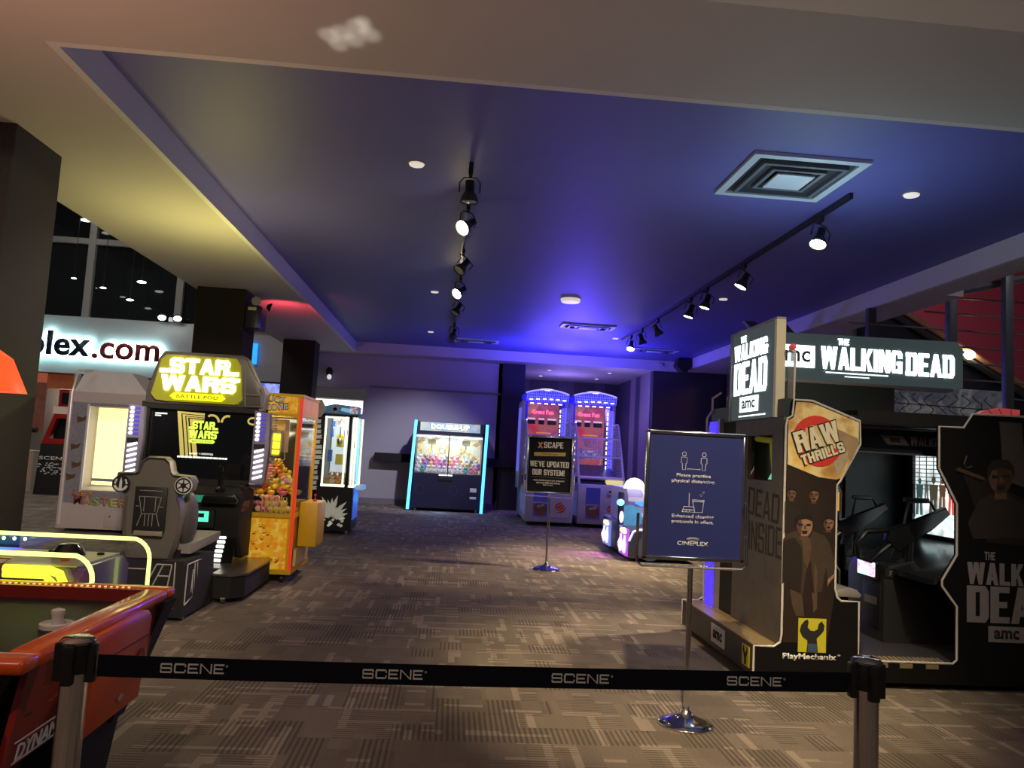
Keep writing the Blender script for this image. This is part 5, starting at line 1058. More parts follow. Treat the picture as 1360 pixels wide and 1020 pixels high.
# ---- freestanding signs
def floor_sign(x,y,label,bx0,bx1,bz0,bz1,face,px,ybase=None,r=.155,cradle=True):
    t=thing('floor_sign',label,'sign stand',(px,y,0)); yb=y
    MB().lathe([(r,0),(r+.004,.006),(r,.014),(r*.7,.030),(r*.35,.052),(.03,.075),(.022,.10),(.0,.105)],(px,y+.04,0),seg=40).build('base',CHR,t,smooth='all')
    MB().cyl((px,y+.04,.09),(px,y+.04,bz0-.05),.0155).build('pole',CHR,t,smooth=True)
    f=.022; b=MB()
    b.box(bx0,bx1,y-.012,y+.018,bz1-f,bz1,bev=.005); b.box(bx0,bx1,y-.012,y+.018,bz0,bz0+f,bev=.005); b.box(bx0,bx0+f,y-.012,y+.018,bz0,bz1,bev=.005); b.box(bx1-f,bx1,y-.012,y+.018,bz0,bz1,bev=.005); b.build('frame',CHR,t,smooth=True)
    p=box('panel',face,(bx0+f,bx1-f,y-.004,y+.01,bz0+f,bz1-f),t)
    if cradle:
        b=MB(); g=.028; b.tube([(bx0-g,y+.02,bz0+.26),(bx0-g,y+.02,bz0-.015),(bx0-g+.03,y+.02,bz0-.04),(bx1+g-.03,y+.02,bz0-.04),(bx1+g,y+.02,bz0-.015),(bx1+g,y+.02,bz0+.42)],.009,8); b.build('cradle',CHR,t,smooth=True)
        for z in (bz0+.15,bz0+.34): MB().cyl((bx1-.005,y+.012,z),(bx1+g+.004,y+.02,z),.006,seg=8).build('screw',CHR,t)
    return t,p
NAVY=mat('navy_poster',(.012,.017,.10),.75,noise=.06,nscale=3,spec=.2); POST=mat('black_poster',(.008,.008,.018),.75,noise=.1,spec=.2)
INK=mat('pale_blue_ink',(.42,.44,.55),.6,noise=.02); INKD=mat('dim_blue_ink',(.20,.22,.32),.6)
t,p=floor_sign(0,4.45,'navy blue notice about distancing in a chrome frame on the nearer stand',1.135,1.735,.935,1.685,NAVY,1.435)
cx=1.435; yy=4.445
def ln_(m,par,name,paths,r=.0022,closed=False):
    b=MB()
    for q in paths: b.tube([(x,yy,z) for x,z in q],r,4,closed)
    return b.build(name,m,par)
for sx in (-.072,.047):
    c0=cx+sx; ln_(INK,p,'person_icon',[[(c0+.012*math.cos(a*PI/6),1.552+.012*math.sin(a*PI/6)) for a in range(12)],[(c0-.017,1.533),(c0+.017,1.533),(c0+.018,1.50),(c0+.011,1.498),(c0+.009,1.46),(c0-.009,1.46),(c0-.011,1.498),(c0-.018,1.50)]],.0018,True)
ln_(INK,p,'distance_mark',[[(cx-.05,1.470),(cx-.05,1.460),(cx-.05,1.465),(cx+.025,1.465),(cx+.025,1.470),(cx+.025,1.460)]],.0014)
text('Please practice',p,INK,(cx-.012,yy,1.425),w=.205,h=.026,bold=.02,d=.001); text('physical distancing.',p,INK,(cx-.012,yy,1.392),w=.262,h=.026,bold=.02,d=.001)
ln_(INK,p,'broom_icon',[[(cx-.035,1.325),(cx-.035,1.248)],[(cx-.075,1.215),(cx-.065,1.246),(cx-.005,1.246),(cx+.002,1.215),(cx-.075,1.215)],[(cx-.072,1.228),(cx,1.228)],[(cx-.05,1.228),(cx-.053,1.215)],[(cx-.03,1.228),(cx-.03,1.215)]],.002)
ln_(INK,p,'bucket_icon',[[(cx-.015,1.287),(cx+.055,1.287),(cx+.045,1.215),(cx+.0,1.215),(cx-.015,1.287)],[(cx-.012,1.278),(cx+.053,1.278)]],.002); ln_(INKD,p,'bubble_icon',[[(cx+.035+.007*math.cos(a*PI/4),1.315+.007*math.sin(a*PI/4)) for a in range(8)],[(cx+.05+.005*math.cos(a*PI/4),1.333+.005*math.sin(a*PI/4)) for a in range(8)]],.001,True)
text('Enhanced cleaning',p,INK,(cx-.010,yy,1.188),w=.250,h=.026,bold=.02,d=.001); text('protocols in effect.',p,INK,(cx-.010,yy,1.157),w=.250,h=.026,bold=.02,d=.001)
text('CINEPLEX',p,INK,(cx-.005,yy,1.035),w=.185,h=.024,bold=.02,d=.001); MB().ell((cx-.005,yy,1.060),.040,.0015,.010,20,6).build('oval_logo',mat('silver_ink',(.25,.25,.25),.4,.4),p,smooth='all'); text('CINEPLEX',p,NAVY,(cx-.005,yy-.0016,1.060),w=.045,h=.007,bold=.02,d=.0006)
t,p=floor_sign(0,10.2,'small black notice in a chrome frame on the farther stand before the basketball machines',1.0,1.615,1.0,1.755,POST,1.33,r=.20)
yy=10.195; cx=1.305; OR=mat('orange_ink',(.65,.32,.12),.6); LW=mat('warm_white_ink',(.72,.70,.68),.6)
block('X',p,OR,(cx-.135,yy,1.632),.072,.080,d=.001,stem=.32); block('SCAPE',p,LW,(cx+.042,yy,1.640),.26,.080,d=.001,stem=.33,bar=.15,gap=.12,lean=.02)
gp=MB().prism([(cx-.215,1.535),(cx-.21,1.485),(cx+.205,1.50),(cx+.21,1.55)],'y',yy-.002,yy).build('gold_bar',mat('gold_ink',(.50,.36,.10),.5,noise=.1),p); text('NEW GAME CARDS',gp,mat('dark_brown_ink',(.08,.05,.02),.6),(cx,yy-.002,1.517),w=.20,h=.014,bold=.02,d=.001)
block("WE'VE UPDATED",p,LW,(cx,yy,1.385),.52,.075,d=.001,stem=.34,bar=.16,gap=.14); block('OUR SYSTEM!',p,LW,(cx-.01,yy,1.275),.43,.075,d=.001,stem=.34,bar=.16,gap=.14)
b=MB(); b.tube([(cx-.24,yy,1.215),(cx+.22,yy,1.205)],.0015,4); b.build('rule',INKD,p)
text('YOUR XPERIENCE JUST GOT UPGRADED',p,LW,(cx,yy,1.165),w=.42,h=.024,bold=.02,d=.001); text('VISIT OUR DESK FOR DETAILS',p,LW,(cx-.01,yy,1.135),w=.32,h=.022,bold=.02,d=.001); text('SEE STAFF',p,LW,(cx-.01,yy,1.108),w=.13,h=.014,bold=.02,d=.001)

# ---- barrier in front: two posts and a printed belt
def stanchion(x,y,label):
    t=thing('barrier_post',label,'barrier post',(x,y,0),None)
    MB().lathe([(.17,0),(.175,.01),(.16,.022),(.06,.035),(.034,.045)],(x,y,0),seg=40).build('base',DMET,t,smooth=True)
    MB().cyl((x,y,.03),(x,y,.965),.0315,seg=32).build('tube',CHR,t,smooth=True)
    h=MB(); h.lathe([(.0315,.915),(.035,.92),(.035,.985),(.030,.993)],(x,y,0),seg=32)
    for a in (0,PI/2,PI,3*PI/2): c=V((x+.036*math.cos(a),y+.036*math.sin(a),0)); h.box(c.x-.013,c.x+.013,c.y-.013,c.y+.013,.893,.985,bev=.004)
    h.build('belt_head',mat('black_plastic',(.012,.012,.013),.3,noise=.1),t,smooth=True)
    MB().lathe([(.040,0),(.041,.006),(.033,.013),(.0,.015)],(x,y,.985),seg=32).build('cap',mat('dark_chrome_cap',(.35,.35,.34),.12,1.,noise=.05),t,smooth=True)
    return t
A_=(-.88,2.0); B_=(1.16,2.07)
stanchion(*A_,'left chrome barrier post holding the printed belt, beside the air hockey table')
stanchion(*B_,'right chrome barrier post holding the printed belt, before the black shooting game')
x0,x1=A_[0]+.052,B_[0]-.05
b=MB(); n=24; top=[];bot=[]
for k in range(n+1):
    a=k/n; x=x0+(x1-x0)*a; y=2.0+.07*a; sag=.006*4*a*(1-a); zt=.958-sag; zb=.906-sag
    top.append((x,y,zt)); bot.append((x,y,zb))
rings=[[V(bot[k])+V((0,-.0012,0)),V(bot[k])+V((0,.0012,0)),V(top[k])+V((0,.0012,0)),V(top[k])+V((0,-.0012,0))] for k in range(n+1)]
b.loft(rings); belt=tag(b.build('barrier_belt',mat('black_webbing',(.007,.007,.011),.85,noise=.2,nscale=60,spec=.1)),'black printed retractable belt stretched between the two chrome posts','belt')
def on_belt(px):  # fraction along the belt
    return None
for fr in (.115,.368,.618,.862):
    x=x0+(x1-x0)*fr; y=2.0+.07*fr; z=.932-.006*4*fr*(1-fr); ux=V((x1-x0,.07,0)).normalized()
    block('SCENE',belt,mat('silver_belt_print',(.62,.60,.58),.5),(x,y-.0012,z),.152,.0235,u=tuple(ux),d=.0006,stem=.11,bar=.17,gap=.16)
    text('®',belt,mat('silver_belt_print',(.5,.5,.5)),(x+.083,y-.0013,z+.008),w=.006,h=.006,u=tuple(ux),d=.0005)
# ---- the black shooting game with the lit marquees
t=thing('shooting_game_cabinet','large black walk-in shooting game with lit white marquee lettering on its roof','arcade machine',(3.7,6.2,0))
TWD=t; T_=5.3
BP=mat('black_panel_print',(.006,.0055,.006),.5,noise=.25,nscale=4,spec=.2); EDG=mat('cream_edge_trim',(.62,.58,.55),.3,noise=.05); CARB=mat('grime_metal_print',(.11,.095,.08),.5,noise=.45,nscale=7)
near=[(2.16,.05),(2.16,.27),(2.30,.27),(2.345,.30),(2.355,.35),(2.355,1.80),(2.365,1.855),(2.40,1.875),(2.41,1.99),(2.545,1.99),(2.90,1.865),(2.905,1.70),(2.76,1.43),(2.735,1.40),(2.735,.68),(2.75,.62),(2.78,.595),(2.91,.595),(2.91,.195),(3.60,.195),(3.63,.22),(3.63,.59),(3.52,.73),(3.52,.77),(3.63,.95),(3.63,1.31),(3.495,1.56),(3.495,1.86),(3.68,1.862),(3.75,1.965),(5.2,1.975),(5.2,.05)]
def side(y0,y1):
    p=MB().prism(near,'y',y0,y1).build('side_panel',BP,t)
    return p
sp=side(5.30,5.335); fp=side(6.95,6.985)
for k,(yy_,par) in enumerate(((5.315,sp),(6.967,fp))):
    MB().tube([(x,yy_-.012,z) for x,z in near[:-1]],.0085,6).build('edge_trim',EDG,par,smooth=True)
# printed artwork on the near panel
YA_=5.297
def art(pts,key,col,dy=0.,par=sp,noise=.3,ns=8,emit=0): return MB().prism(pts,'y',YA_-.0012-dy,YA_+.004).build('printed_art',mat(key,col,.45,noise=noise,nscale=ns,emit=emit),par)
MB().prism([(2.37,1.53),(2.37,1.84),(2.41,1.865),(2.425,1.975),(2.54,1.975),(2.89,1.855),(2.89,1.70),(2.78,1.46),(2.73,1.44),(2.60,1.45)],'y',YA_-.001,YA_+.004).build('amber_art',blotch('amber_art',((.80,.34,.03),(.88,.55,.12),(.90,.76,.38),(.66,.36,.10),(.45,.22,.08)),4.2,.45,kind='noise'),sp)
art([(2.365,.30),(2.365,1.53),(2.60,1.45),(2.73,1.44),(2.725,.62),(2.68,.30)],'brown_dusk_art',(.024,.014,.010),.0)
art([(2.60,1.85),(2.88,1.74),(2.89,1.70),(2.84,1.58),(2.76,1.66),(2.66,1.80)],'tan_plank_art',(.45,.30,.16),.0015,ns=14)
art([(2.745,1.70),(2.81,1.64),(2.81,1.58),(2.77,1.50),(2.73,1.47),(2.70,1.56)],'pale_plank_art',(.55,.43,.27),.003,ns=20)
b=MB(); 
for (cx,cz,a0,a1,r) in ((2.575,1.71,20,170,.175),(2.60,1.69,195,345,.165)):
    pts=[]; 
    for k in range(13): a=math.radians(a0+(a1-a0)*k/12); pts.append((cx+r*math.cos(a)*1.0,cz+r*math.sin(a)))
    for k in range(12,-1,-1): a=math.radians(a0+(a1-a0)*k/12); q=r*(.60+.06*(k%2)); pts.append((cx+q*math.cos(a),cz+q*math.sin(a)))
    b.prism(pts,'y',YA_-.006,YA_-.003)
b.build('red_lips_shape',mat('red_brush_print',(.78,.05,.03),.45,noise=.2),sp)
CRM=mat('cream_letter',(.90,.82,.58),.45,noise=.06)
for (s_,m_,dy,ex) in ((0,MBLK,.008,.045),(1,CRM,.0115,.02)):
    block('RAW',sp,m_,(2.575,YA_-dy,1.735),.345-.016*s_,.165-.016*s_,d=.003,lean=.33,stem=.36+.05*(1-s_),bar=.17+.04*(1-s_),gap=.12-.08*(1-s_))
    block('THRILLS',sp,m_,(2.62,YA_-dy,1.618),.340-.012*s_,.085-.012*s_,d=.003,lean=.36,stem=.36+.08*(1-s_),bar=.2+.04*(1-s_),gap=.12-.08*(1-s_))
# generic ragged crowd printed on the panel (local picture grid on the panel face)
def uv(u,v): return (2.319+.00108*u,1.4095-.000966*v)
def pic(pts,key,col,layer,f=uv): return MB().prism([f(*p) for p in pts],'y',YA_-.0010-.0006*layer,YA_+.002).build('printed_art',mat(key,col,.5,noise=.35,nscale=26),sp)
COAT=('coat_print',(.050,.034,.024)); COAT2=('coat_shadow_print',(.020,.013,.010)); SKIN=('skin_print',(.30,.165,.095)); SKD=('skin_shadow_print',(.10,.052,.032)); DK=('hair_print',(.014,.010,.008)); PALE=('cloth_light_print',(.09,.055,.036))
def head(cx,cy,s,f=uv,dim=1.,L=2):
    q=lambda pts:[(cx+a*s,cy+b_*s) for a,b_ in pts]
    sk=SKIN if dim==1 else ('skin_dim_print_%d'%int(dim*100),tuple(c*dim for c in SKIN[1]))
    pic(q([(-.16,.42),(.16,.42),(.20,.70),(-.20,.70)]),*SKD,L,f)
    pic(q([(-.34,-.30),(0,-.42),(.34,-.30),(.37,0),(.30,.30),(.16,.50),(-.12,.52),(-.30,.30),(-.38,0)]),*sk,L+1,f)
    pic(q([(-.38,.02),(-.34,-.30),(-.16,-.38),(-.10,0),(-.16,.46),(-.30,.30)]),*SKD,L+2,f)
    pic(q([(-.42,.05),(-.42,-.32),(-.22,-.56),(.20,-.58),(.42,-.34),(.42,.02),(.33,-.22),(.05,-.32),(-.26,-.24),(-.36,.0)]),*DK,L+3,f)
    for sx in (-1,1): pic(q([(sx*.06,-.06),(sx*.28,-.10),(sx*.27,.03),(sx*.08,.03)]),*DK,L+3,f)
    pic(q([(-.02,.0),(.06,.0),(.10,.17),(-.04,.18)]),*SKD,L+3,f)
    pic(q([(-.13,.26),(.14,.24),(.11,.40),(-.08,.42)]),*DK,L+3,f)
pic([(30,150),(60,128),(105,132),(135,180),(132,250),(100,330),(30,380)],*COAT2,1); head(78,88,80,dim=.5)
pic([(190,150),(215,130),(262,135),(300,165),(322,225),(300,345),(220,350),(185,240)],*COAT2,1); head(228,88,90,dim=.7)
pic([(285,350),(320,335),(362,340),(378,380),(378,620),(330,520)],*COAT2,2); head(330,288,95,dim=.85,L=3)
pic([(28,420),(55,378),(125,352),(150,398),(205,402),(228,350),(300,378),(335,425),(376,560),(374,640),(335,705),(318,610),(292,782),(242,792),(214,560),(185,640),(166,800),(78,765),(62,705),(28,735)],*COAT,6)
pic([(28,430),(100,400),(150,470),(160,640),(150,795),(78,765),(62,705),(28,735)],*COAT2,7)
pic([(150,398),(205,402),(218,470),(205,560),(190,620),(165,560),(158,470)],*PALE,8); pic([(170,430),(195,440),(198,480),(175,470)],*SKD,9)
pic([(240,560),(262,640),(255,790),(242,792)],*PALE,7); pic([(330,690),(375,650),(378,665),(340,715),(330,740)],*SKIN,8)
pic([(78,770),(160,800),(178,960),(122,960),(95,880)],('trouser_print'),(.07,.045,.032),6); pic([(225,790),(262,790),(262,900),(240,930)],*PALE,6)
head(167,312,150,L=9)
# wrench logo
lp=MB().box(2.47,2.67,YA_-.006,YA_,.24,.47).build('yellow_logo_panel',mat('logo_yellow',(.55,.50,.03),.4,noise=.05),sp)
wr=[(2.53,.245),(2.61,.245),(2.605,.30),(2.60,.335),(2.625,.36),(2.65,.39),(2.655,.425),(2.635,.455),(2.615,.435),(2.608,.40),(2.585,.385),(2.555,.388),(2.535,.41),(2.54,.445),(2.535,.462),(2.515,.455),(2.49,.425),(2.48,.385),(2.50,.345),(2.535,.32),(2.535,.29)]
MB().prism(wr,'y',YA_-.010,YA_-.006).build('wrench_shape',MBLK,lp); MB().box(2.537,2.603,YA_-.012,YA_-.010,.245,.30).build('wrench_handle_print',mat('steel_blue_print',(.05,.09,.16),.3,noise=.4),lp)
text('PlayMechanix',sp,WPR,(2.555,YA_-.002,.205),w=.385,h=.052,bold=.035,d=.002); text('™',sp,WPR,(2.765,YA_-.002,.225),w=.02,h=.01,d=.002)
# right portion artwork
RG_=mat('grey_logo_print',(.20,.18,.19),.5,noise=.12,nscale=20)
block('THE',sp,RG_,(3.87,YA_-.004,.955),.08,.058,d=.003,stem=.3,bar=.2)
block('WALKING',sp,RG_,(4.035,YA_-.004,.83),.67,.155,d=.003,stem=.40); block('DEAD',sp,RG_,(4.035,YA_,.615),.67,.255,d=.003,stem=.40,gap=.08)
ap=MB().box(3.86,4.20,YA_-.003,YA_,.355,.465).build('grey_logo_plate',RG_,sp); text('amc',ap,MBLK,(3.995,YA_-.004,.41),w=.19,h=.062,bold=.03,d=.002)
art([(3.95,1.92),(4.12,1.92),(4.16,1.45),(3.98,1.50)],'dim_window_art',(.07,.06,.06),.0)
art([(3.66,1.55),(3.80,1.53),(3.95,1.45),(4.3,1.30),(4.9,1.28),(4.9,1.0),(3.85,1.05),(3.72,1.40)],'dark_sleeve_art',(.014,.009,.007),.001)
def uv2(u,v): return (3.49+(u-1246)*.0056, 1.57-(v-620)*.0051+(u-1246)*.0004)
pic([(1285,700),(1300,668),(1318,660),(1342,662),(1375,690),(1385,715),(1385,722),(1292,722)],'dark_shirt_print',(.022,.018,.016),4,uv2)
head(1329,637,44,uv2,dim=.16,L=5)
b=MB(); b.tube([(3.70,YA_-.002,1.66),(3.68,YA_-.002,1.60),(3.70,YA_-.002,1.57),(3.74,YA_-.002,1.585)],.006,4); b.tube([(3.62,YA_-.002,1.56),(3.72,YA_-.002,1.53),(3.82,YA_-.002,1.50)],.02,5); b.build('hook_print',mat('faint_brown_print',(.06,.038,.028),.5),sp)
# rear (left) wall: worn metal with a window
RX=2.35
b=MB(); b.box(RX,RX+.03,5.335,5.52,.27,1.865); b.box(RX,RX+.03,5.99,6.26,.27,1.865); b.box(RX,RX+.03,5.52,5.99,.27,1.40); b.box(RX,RX+.03,5.52,5.99,1.74,1.865); rw=b.build('rear_wall',CARB,t)
MB().box(RX+.1,RX+.12,5.40,6.1,1.35,1.8).build('window_back',mat('smoky_dark',(.02,.03,.02),.3,noise=.3),rw)
MB().tube([(RX+.06,5.60,1.42),(RX+.05,5.62,1.60),(RX+.06,5.66,1.70),(RX+.06,5.95,1.72)],.022,8).build('yellow_tube',mat('dim_yellow_tube',(.30,.28,.03),.4,emit=.12),rw,smooth=True)
MB().prism([(5.56,1.41),(5.68,1.41),(5.60,1.47)],'x',RX+.04,RX+.06).build('green_glow',mat('teal_glow',(.2,.7,.5),.4,emit=.5),rw)
GR_=mat('charcoal_scrawl',(.035,.03,.026),.8,noise=.2)
block('DEAD',rw,GR_,(RX,5.66,1.22),.58,.21,d=.0015,**XN,lean=-.06,stem=.22,bar=.12,gap=.18); block('INSIDE',rw,GR_,(RX,5.62,.97),.60,.22,d=.0015,**XN,stem=.22,bar=.11,gap=.18)
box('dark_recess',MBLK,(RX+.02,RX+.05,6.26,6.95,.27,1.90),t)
bc_=box('blue_light_column',mat('blue_lit_column',(.1,.05,.8),.4,emit=.9,ecol=(.06,.03,1)),(RX-.03,RX+.02,6.66,6.83,.27,1.88),t); 
MB().box(RX-.02,RX+.02,6.60,6.64,.27,1.90).build('steel_post',mat('lilac_steel',(.45,.40,.5),.3,.5),t)
MB().tube([(RX,6.95,.27),(RX-.02,6.94,1.92),(RX+.0,6.86,1.99),(RX+.0,6.86,2.10),(RX+.02,6.70,2.14)],.010,6).build('rear_edge_trim',EDG,t,smooth=True)
# plinth
pl=MB().box(2.16,2.36,5.335,6.95,.06,.265).build('plinth',mat('dark_brown_plinth',(.035,.028,.024),.45,noise=.2),t)
MB().box(2.17,2.36,5.34,6.94,.265,.272).build('gold_diamond_plate',mat('gold_checker_plate',(.62,.45,.22),.35,.4,noise=.35,nscale=50),pl)
am=MB().box(2.154,2.16,5.86,6.16,.10,.24).build('amc_plate',WPR,pl); text('amc',am,MBLK,(2.153,6.01,.17),w=.20,h=.065,bold=.03,d=.002,**XN)
ym=MB().box(2.154,2.16,5.37,5.50,.10,.24).build('small_logo_plate',mat('logo_yellow',(.55,.50,.03)),pl); MB().prism([(5.40,.235),(5.42,.19),(5.45,.19),(5.47,.235),(5.475,.20),(5.45,.16),(5.445,.11),(5.42,.11),(5.42,.16),(5.395,.20)],'x',2.150,2.154).build('small_wrench',MBLK,ym)
# floor, interior
MB().box(2.36,5.2,5.34,6.95,.12,.19).build('interior_floor',mat('ribbed_floor',(.06,.06,.07),.5,noise=.3,nscale=30),t)
b=MB()
for k in range(17): b.prism([(2.95+k*.036,5.31),(2.97+k*.036,5.31),(2.99+k*.036,5.42),(2.97+k*.036,5.42)],'z',.19,.203)
b.build('step_tread',mat('gold_tread',(.65,.52,.28),.35,.4,noise=.2),t)
b=MB()
for x in (3.03,3.21,3.40): MB().box(x,x+.09,5.29,5.30,.155,.185).build('step_badge',mat('dull_gold',(.28,.24,.12),.4,.4),t)
box('roof',BLK,(2.9,5.2,5.335,6.95,1.86,1.95),t)
rf=MB(); rf.hull8([(2.88,5.34,1.85),(3.52,5.34,1.85),(3.52,5.50,1.85),(2.88,5.50,1.85)],[(2.80,5.34,1.91),(3.52,5.34,1.91),(3.52,5.50,1.91),(2.80,5.50,1.91)]); rf.build('roof_front_beam',mat('satin_black_trim',(.03,.03,.035),.2,.3),t)
hd=MB().box(3.0,4.2,5.60,5.66,1.66,1.84).build('inner_header',mat('navy_black_header',(.008,.010,.016),.35),t)
MB().prism([(3.22,1.79),(3.40,1.79),(3.45,1.72),(3.28,1.72)],'y',5.592,5.60).build('grey_logo_plate',RG_,hd); block('WALKING DEAD',hd,RG_,(3.71,5.597,1.755),.50,.07,d=.003,stem=.36); text('amc',hd,MBLK,(3.335,5.590,1.755),w=.09,h=.03,bold=.03,d=.002,shear=-.5)
b=MB(); b.tube([(3.0,5.60,1.845),(4.2,5.60,1.845)],.010,6); b.tube([(3.0,5.60,1.655),(4.2,5.60,1.655)],.008,6); b.build('header_edge',mat('satin_silver',(.35,.36,.38),.25,.8),hd)
# screen wall facing the players
SX=4.2
def city():
    m=blotch('grey_street_scene',((.65,.72,.72),(.35,.42,.42),(.75,.80,.80),(.50,.56,.55),(.2,.25,.25)),3.0,.3,emit=1.15,kind='noise'); return m
scr=box('screen',city(),(SX-.012,SX,5.45,6.69,1.0,1.68),t)
b=MB()
for k in range(9): z=1.66-k*.035; b.box(SX-.016,SX-.013,6.25,6.68,z,z+.008)
for k in range(5): y=6.62-k*.10; b.box(SX-.016,SX-.013,y,y+.012,1.36,1.68)
b.build('building_line',mat('grey_screen_line',(.2,.25,.25),.4,emit=.25),scr)
def blob(y,z,s,key,col,e): 
    k=MB(); k.ell((SX-.016,y,z+.11*s),.003,.022*s,.026*s,10,6); k.hull8([(SX-.018,y-.035*s,z-.02*s),(SX-.018,y+.035*s,z-.02*s),(SX-.014,y+.035*s,z-.02*s),(SX-.014,y-.035*s,z-.02*s)],[(SX-.018,y-.045*s,z+.08*s),(SX-.018,y+.045*s,z+.08*s),(SX-.014,y+.045*s,z+.08*s),(SX-.014,y-.045*s,z+.08*s)]); k.tube([(SX-.016,y-.02*s,z-.02*s),(SX-.016,y-.03*s,z-.16*s)],.012*s,5); k.tube([(SX-.016,y+.02*s,z-.02*s),(SX-.016,y+.03*s,z-.16*s)],.012*s,5); k.build('game_figure',mat(key,col,.5,emit=e),scr)
blob(6.62,1.33,1.1,'fig_teal',(.08,.16,.17),.35); blob(6.42,1.32,1.35,'fig_olive',(.14,.13,.08),.35); blob(6.30,1.35,1.0,'fig_brown',(.25,.12,.06),.35); blob(6.18,1.33,.9,'fig_red',(.6,.08,.06),.6); blob(6.52,1.38,.6,'fig_grey',(.2,.2,.2),.3)
b=MB(); b.tube([(SX-.02,6.67,1.12),(SX-.02,6.3,1.17),(SX-.02,5.9,1.12)],.013,5); b.tube([(SX-.02,6.67,1.05),(SX-.02,6.35,1.16)],.010,5); b.tube([(SX-.02,6.3,1.16),(SX-.02,6.1,1.02)],.010,5); b.build('fence_shape',mat('pale_cyan_line',(.6,.85,.85),.4,emit=.9),scr)
b=MB(); b.box(SX,SX+.05,5.35,6.95,.9,1.86); b.box(SX-.04,SX,6.69,6.76,.95,1.74); b.box(SX-.04,SX,5.45,6.76,.93,1.0); b.box(SX-.04,SX,5.45,6.76,1.68,1.74); b.build('screen_bezel',mat('black_gloss',(.01,.01,.01)),t)
box('inner_wall',mat('slate_grey_inner',(.055,.065,.07),.4,noise=.1,nscale=3),(3.66,4.2,6.93,6.95,.6,1.86),t)
# control pedestal
pd=MB(); pd.prism([(3.44,.19),(3.44,.70),(3.48,.78),(4.2,.92),(4.2,.19)],'y',5.9,6.45,bev=.008); pd=pd.build('pedestal',mat('dark_charcoal_pedestal',(.025,.024,.026),.4,noise=.15),t,smooth=True)
cd=MB().box(3.40,3.44,5.94,6.22,.66,.80,bev=.012).build('card_reader',mat('black_gloss',(.01,.01,.01)),pd); box('reader_display',blotch('reader_rainbow',((.3,.8,1),(.9,.3,.5),(.5,.9,.9),(.6,.4,1)),9,.4,emit=1.3,kind='noise'),(3.385,3.40,5.96,6.20,.68,.79),cd)
box('coin_door',mat('near_black_door',(.015,.015,.017),.4),(3.43,3.44,5.94,6.2,.28,.62),pd,bev=.004); box('silver_plate',mat('satin_silver',(.35,.36,.38)),(3.425,3.43,5.98,6.16,.46,.52),pd)
MB().prism([(3.50,.72),(3.50,.76),(4.2,.98),(4.2,.90),(3.85,.80)],'y',5.36,6.6,bev=.006).build('control_deck',mat('satin_black_trim',(.03,.03,.035)),t,smooth=True)
jn=MB().prism([(3.44,.69),(3.44,.76),(3.75,.76),(3.75,.69)],'y',5.885,5.90).build('caption_plate',MBLK,pd); text('JOIN IN NOW',jn,RG_,(3.60,5.883,.725),w=.26,h=.045,bold=.03,d=.002)
MB().tube([(3.60,5.38,.70),(3.95,5.36,.66),(4.2,5.36,.63)],.012,6).build('deck_edge_trim',mat('satin_silver',(.35,.36,.38)),t,smooth=True)
# two mounted guns
def gun(x,y,z,s,name='toy_gun'):
    g=MB(); g.prism([(x-.05*s,z),(x-.02*s,z+.09*s),(x+.30*s,z+.20*s),(x+.48*s,z+.30*s),(x+.52*s,z+.24*s),(x+.35*s,z+.10*s),(x+.14*s,z-.02*s),(x+.06*s,z-.10*s)],'y',y-.04*s,y+.04*s,bev=.01*s)
    g=g.build('mounted_gun',mat('black_gun_plastic',(.012,.012,.014),.25,noise=.1),t,smooth=True)
    MB().tube([(x-.03*s,y,z+.08*s),(x-.22*s,y,z+.06*s),(x-.30*s,y,z-.04*s),(x-.28*s,y,z-.16*s),(x-.18*s,y,z-.19*s),(x-.08*s,y,z-.10*s),(x+.02*s,y,z-.02*s)],.024*s,8).build('stock_loop',mat('black_gun_plastic',(.012,.012,.014)),g,smooth=True)
    MB().tube([(x+.12*s,y,z+.14*s),(x+.16*s,y,z+.33*s),(x+.36*s,y,z+.34*s),(x+.40*s,y,z+.27*s)],.013*s,6).build('carry_handle',DMET,g,smooth=True)
    MB().box(x+.12*s,x+.34*s,y-.02*s,y+.02*s,z+.33*s,z+.37*s,bev=.005).build('sight_rail',mat('black_gun_plastic',(.012,.012,.014)),g)
    b=MB(); b.hull8([(x+.04*s,y-.025*s,z-.02*s),(x+.12*s,y-.025*s,z-.02*s),(x+.12*s,y+.025*s,z-.02*s),(x+.04*s,y+.025*s,z-.02*s)],[(x-.0*s,y-.02*s,z-.17*s),(x+.07*s,y-.02*s,z-.17*s),(x+.07*s,y+.02*s,z-.17*s),(x-.0*s,y+.02*s,z-.17*s)]); b.build('pistol_grip',mat('black_gun_plastic',(.012,.012,.014)),g)
    MB().cyl((x+.16*s,y,z-.22),(x+.18*s,y,z+.06*s),.03*s).build('mount_stem',DMET,g,smooth=True)
gun(3.52,5.95,.98,.92); gun(3.45,6.60,1.0,.80)
# bench
MB().prism([(2.40,.19),(2.40,.60),(2.72,.62),(2.72,.19)],'y',5.36,6.93).build('bench_box',BLK,t)
MB().prism([(2.745,.615),(2.77,.655),(2.85,.68),(2.93,.665),(2.965,.63),(2.95,.61)],'y',5.36,5.62,bev=.01).build('bench_armrest',mat('worn_silver_pad',(.42,.38,.35),.3,.5,noise=.1),t,smooth=True)
MB().prism([(2.40,.60),(2.42,.68),(2.90,.66),(2.94,.62),(2.90,.58)],'y',5.64,6.93,bev=.01).build('bench_cushion',mat('teal_black_vinyl',(.03,.04,.045),.3),t,smooth=True)
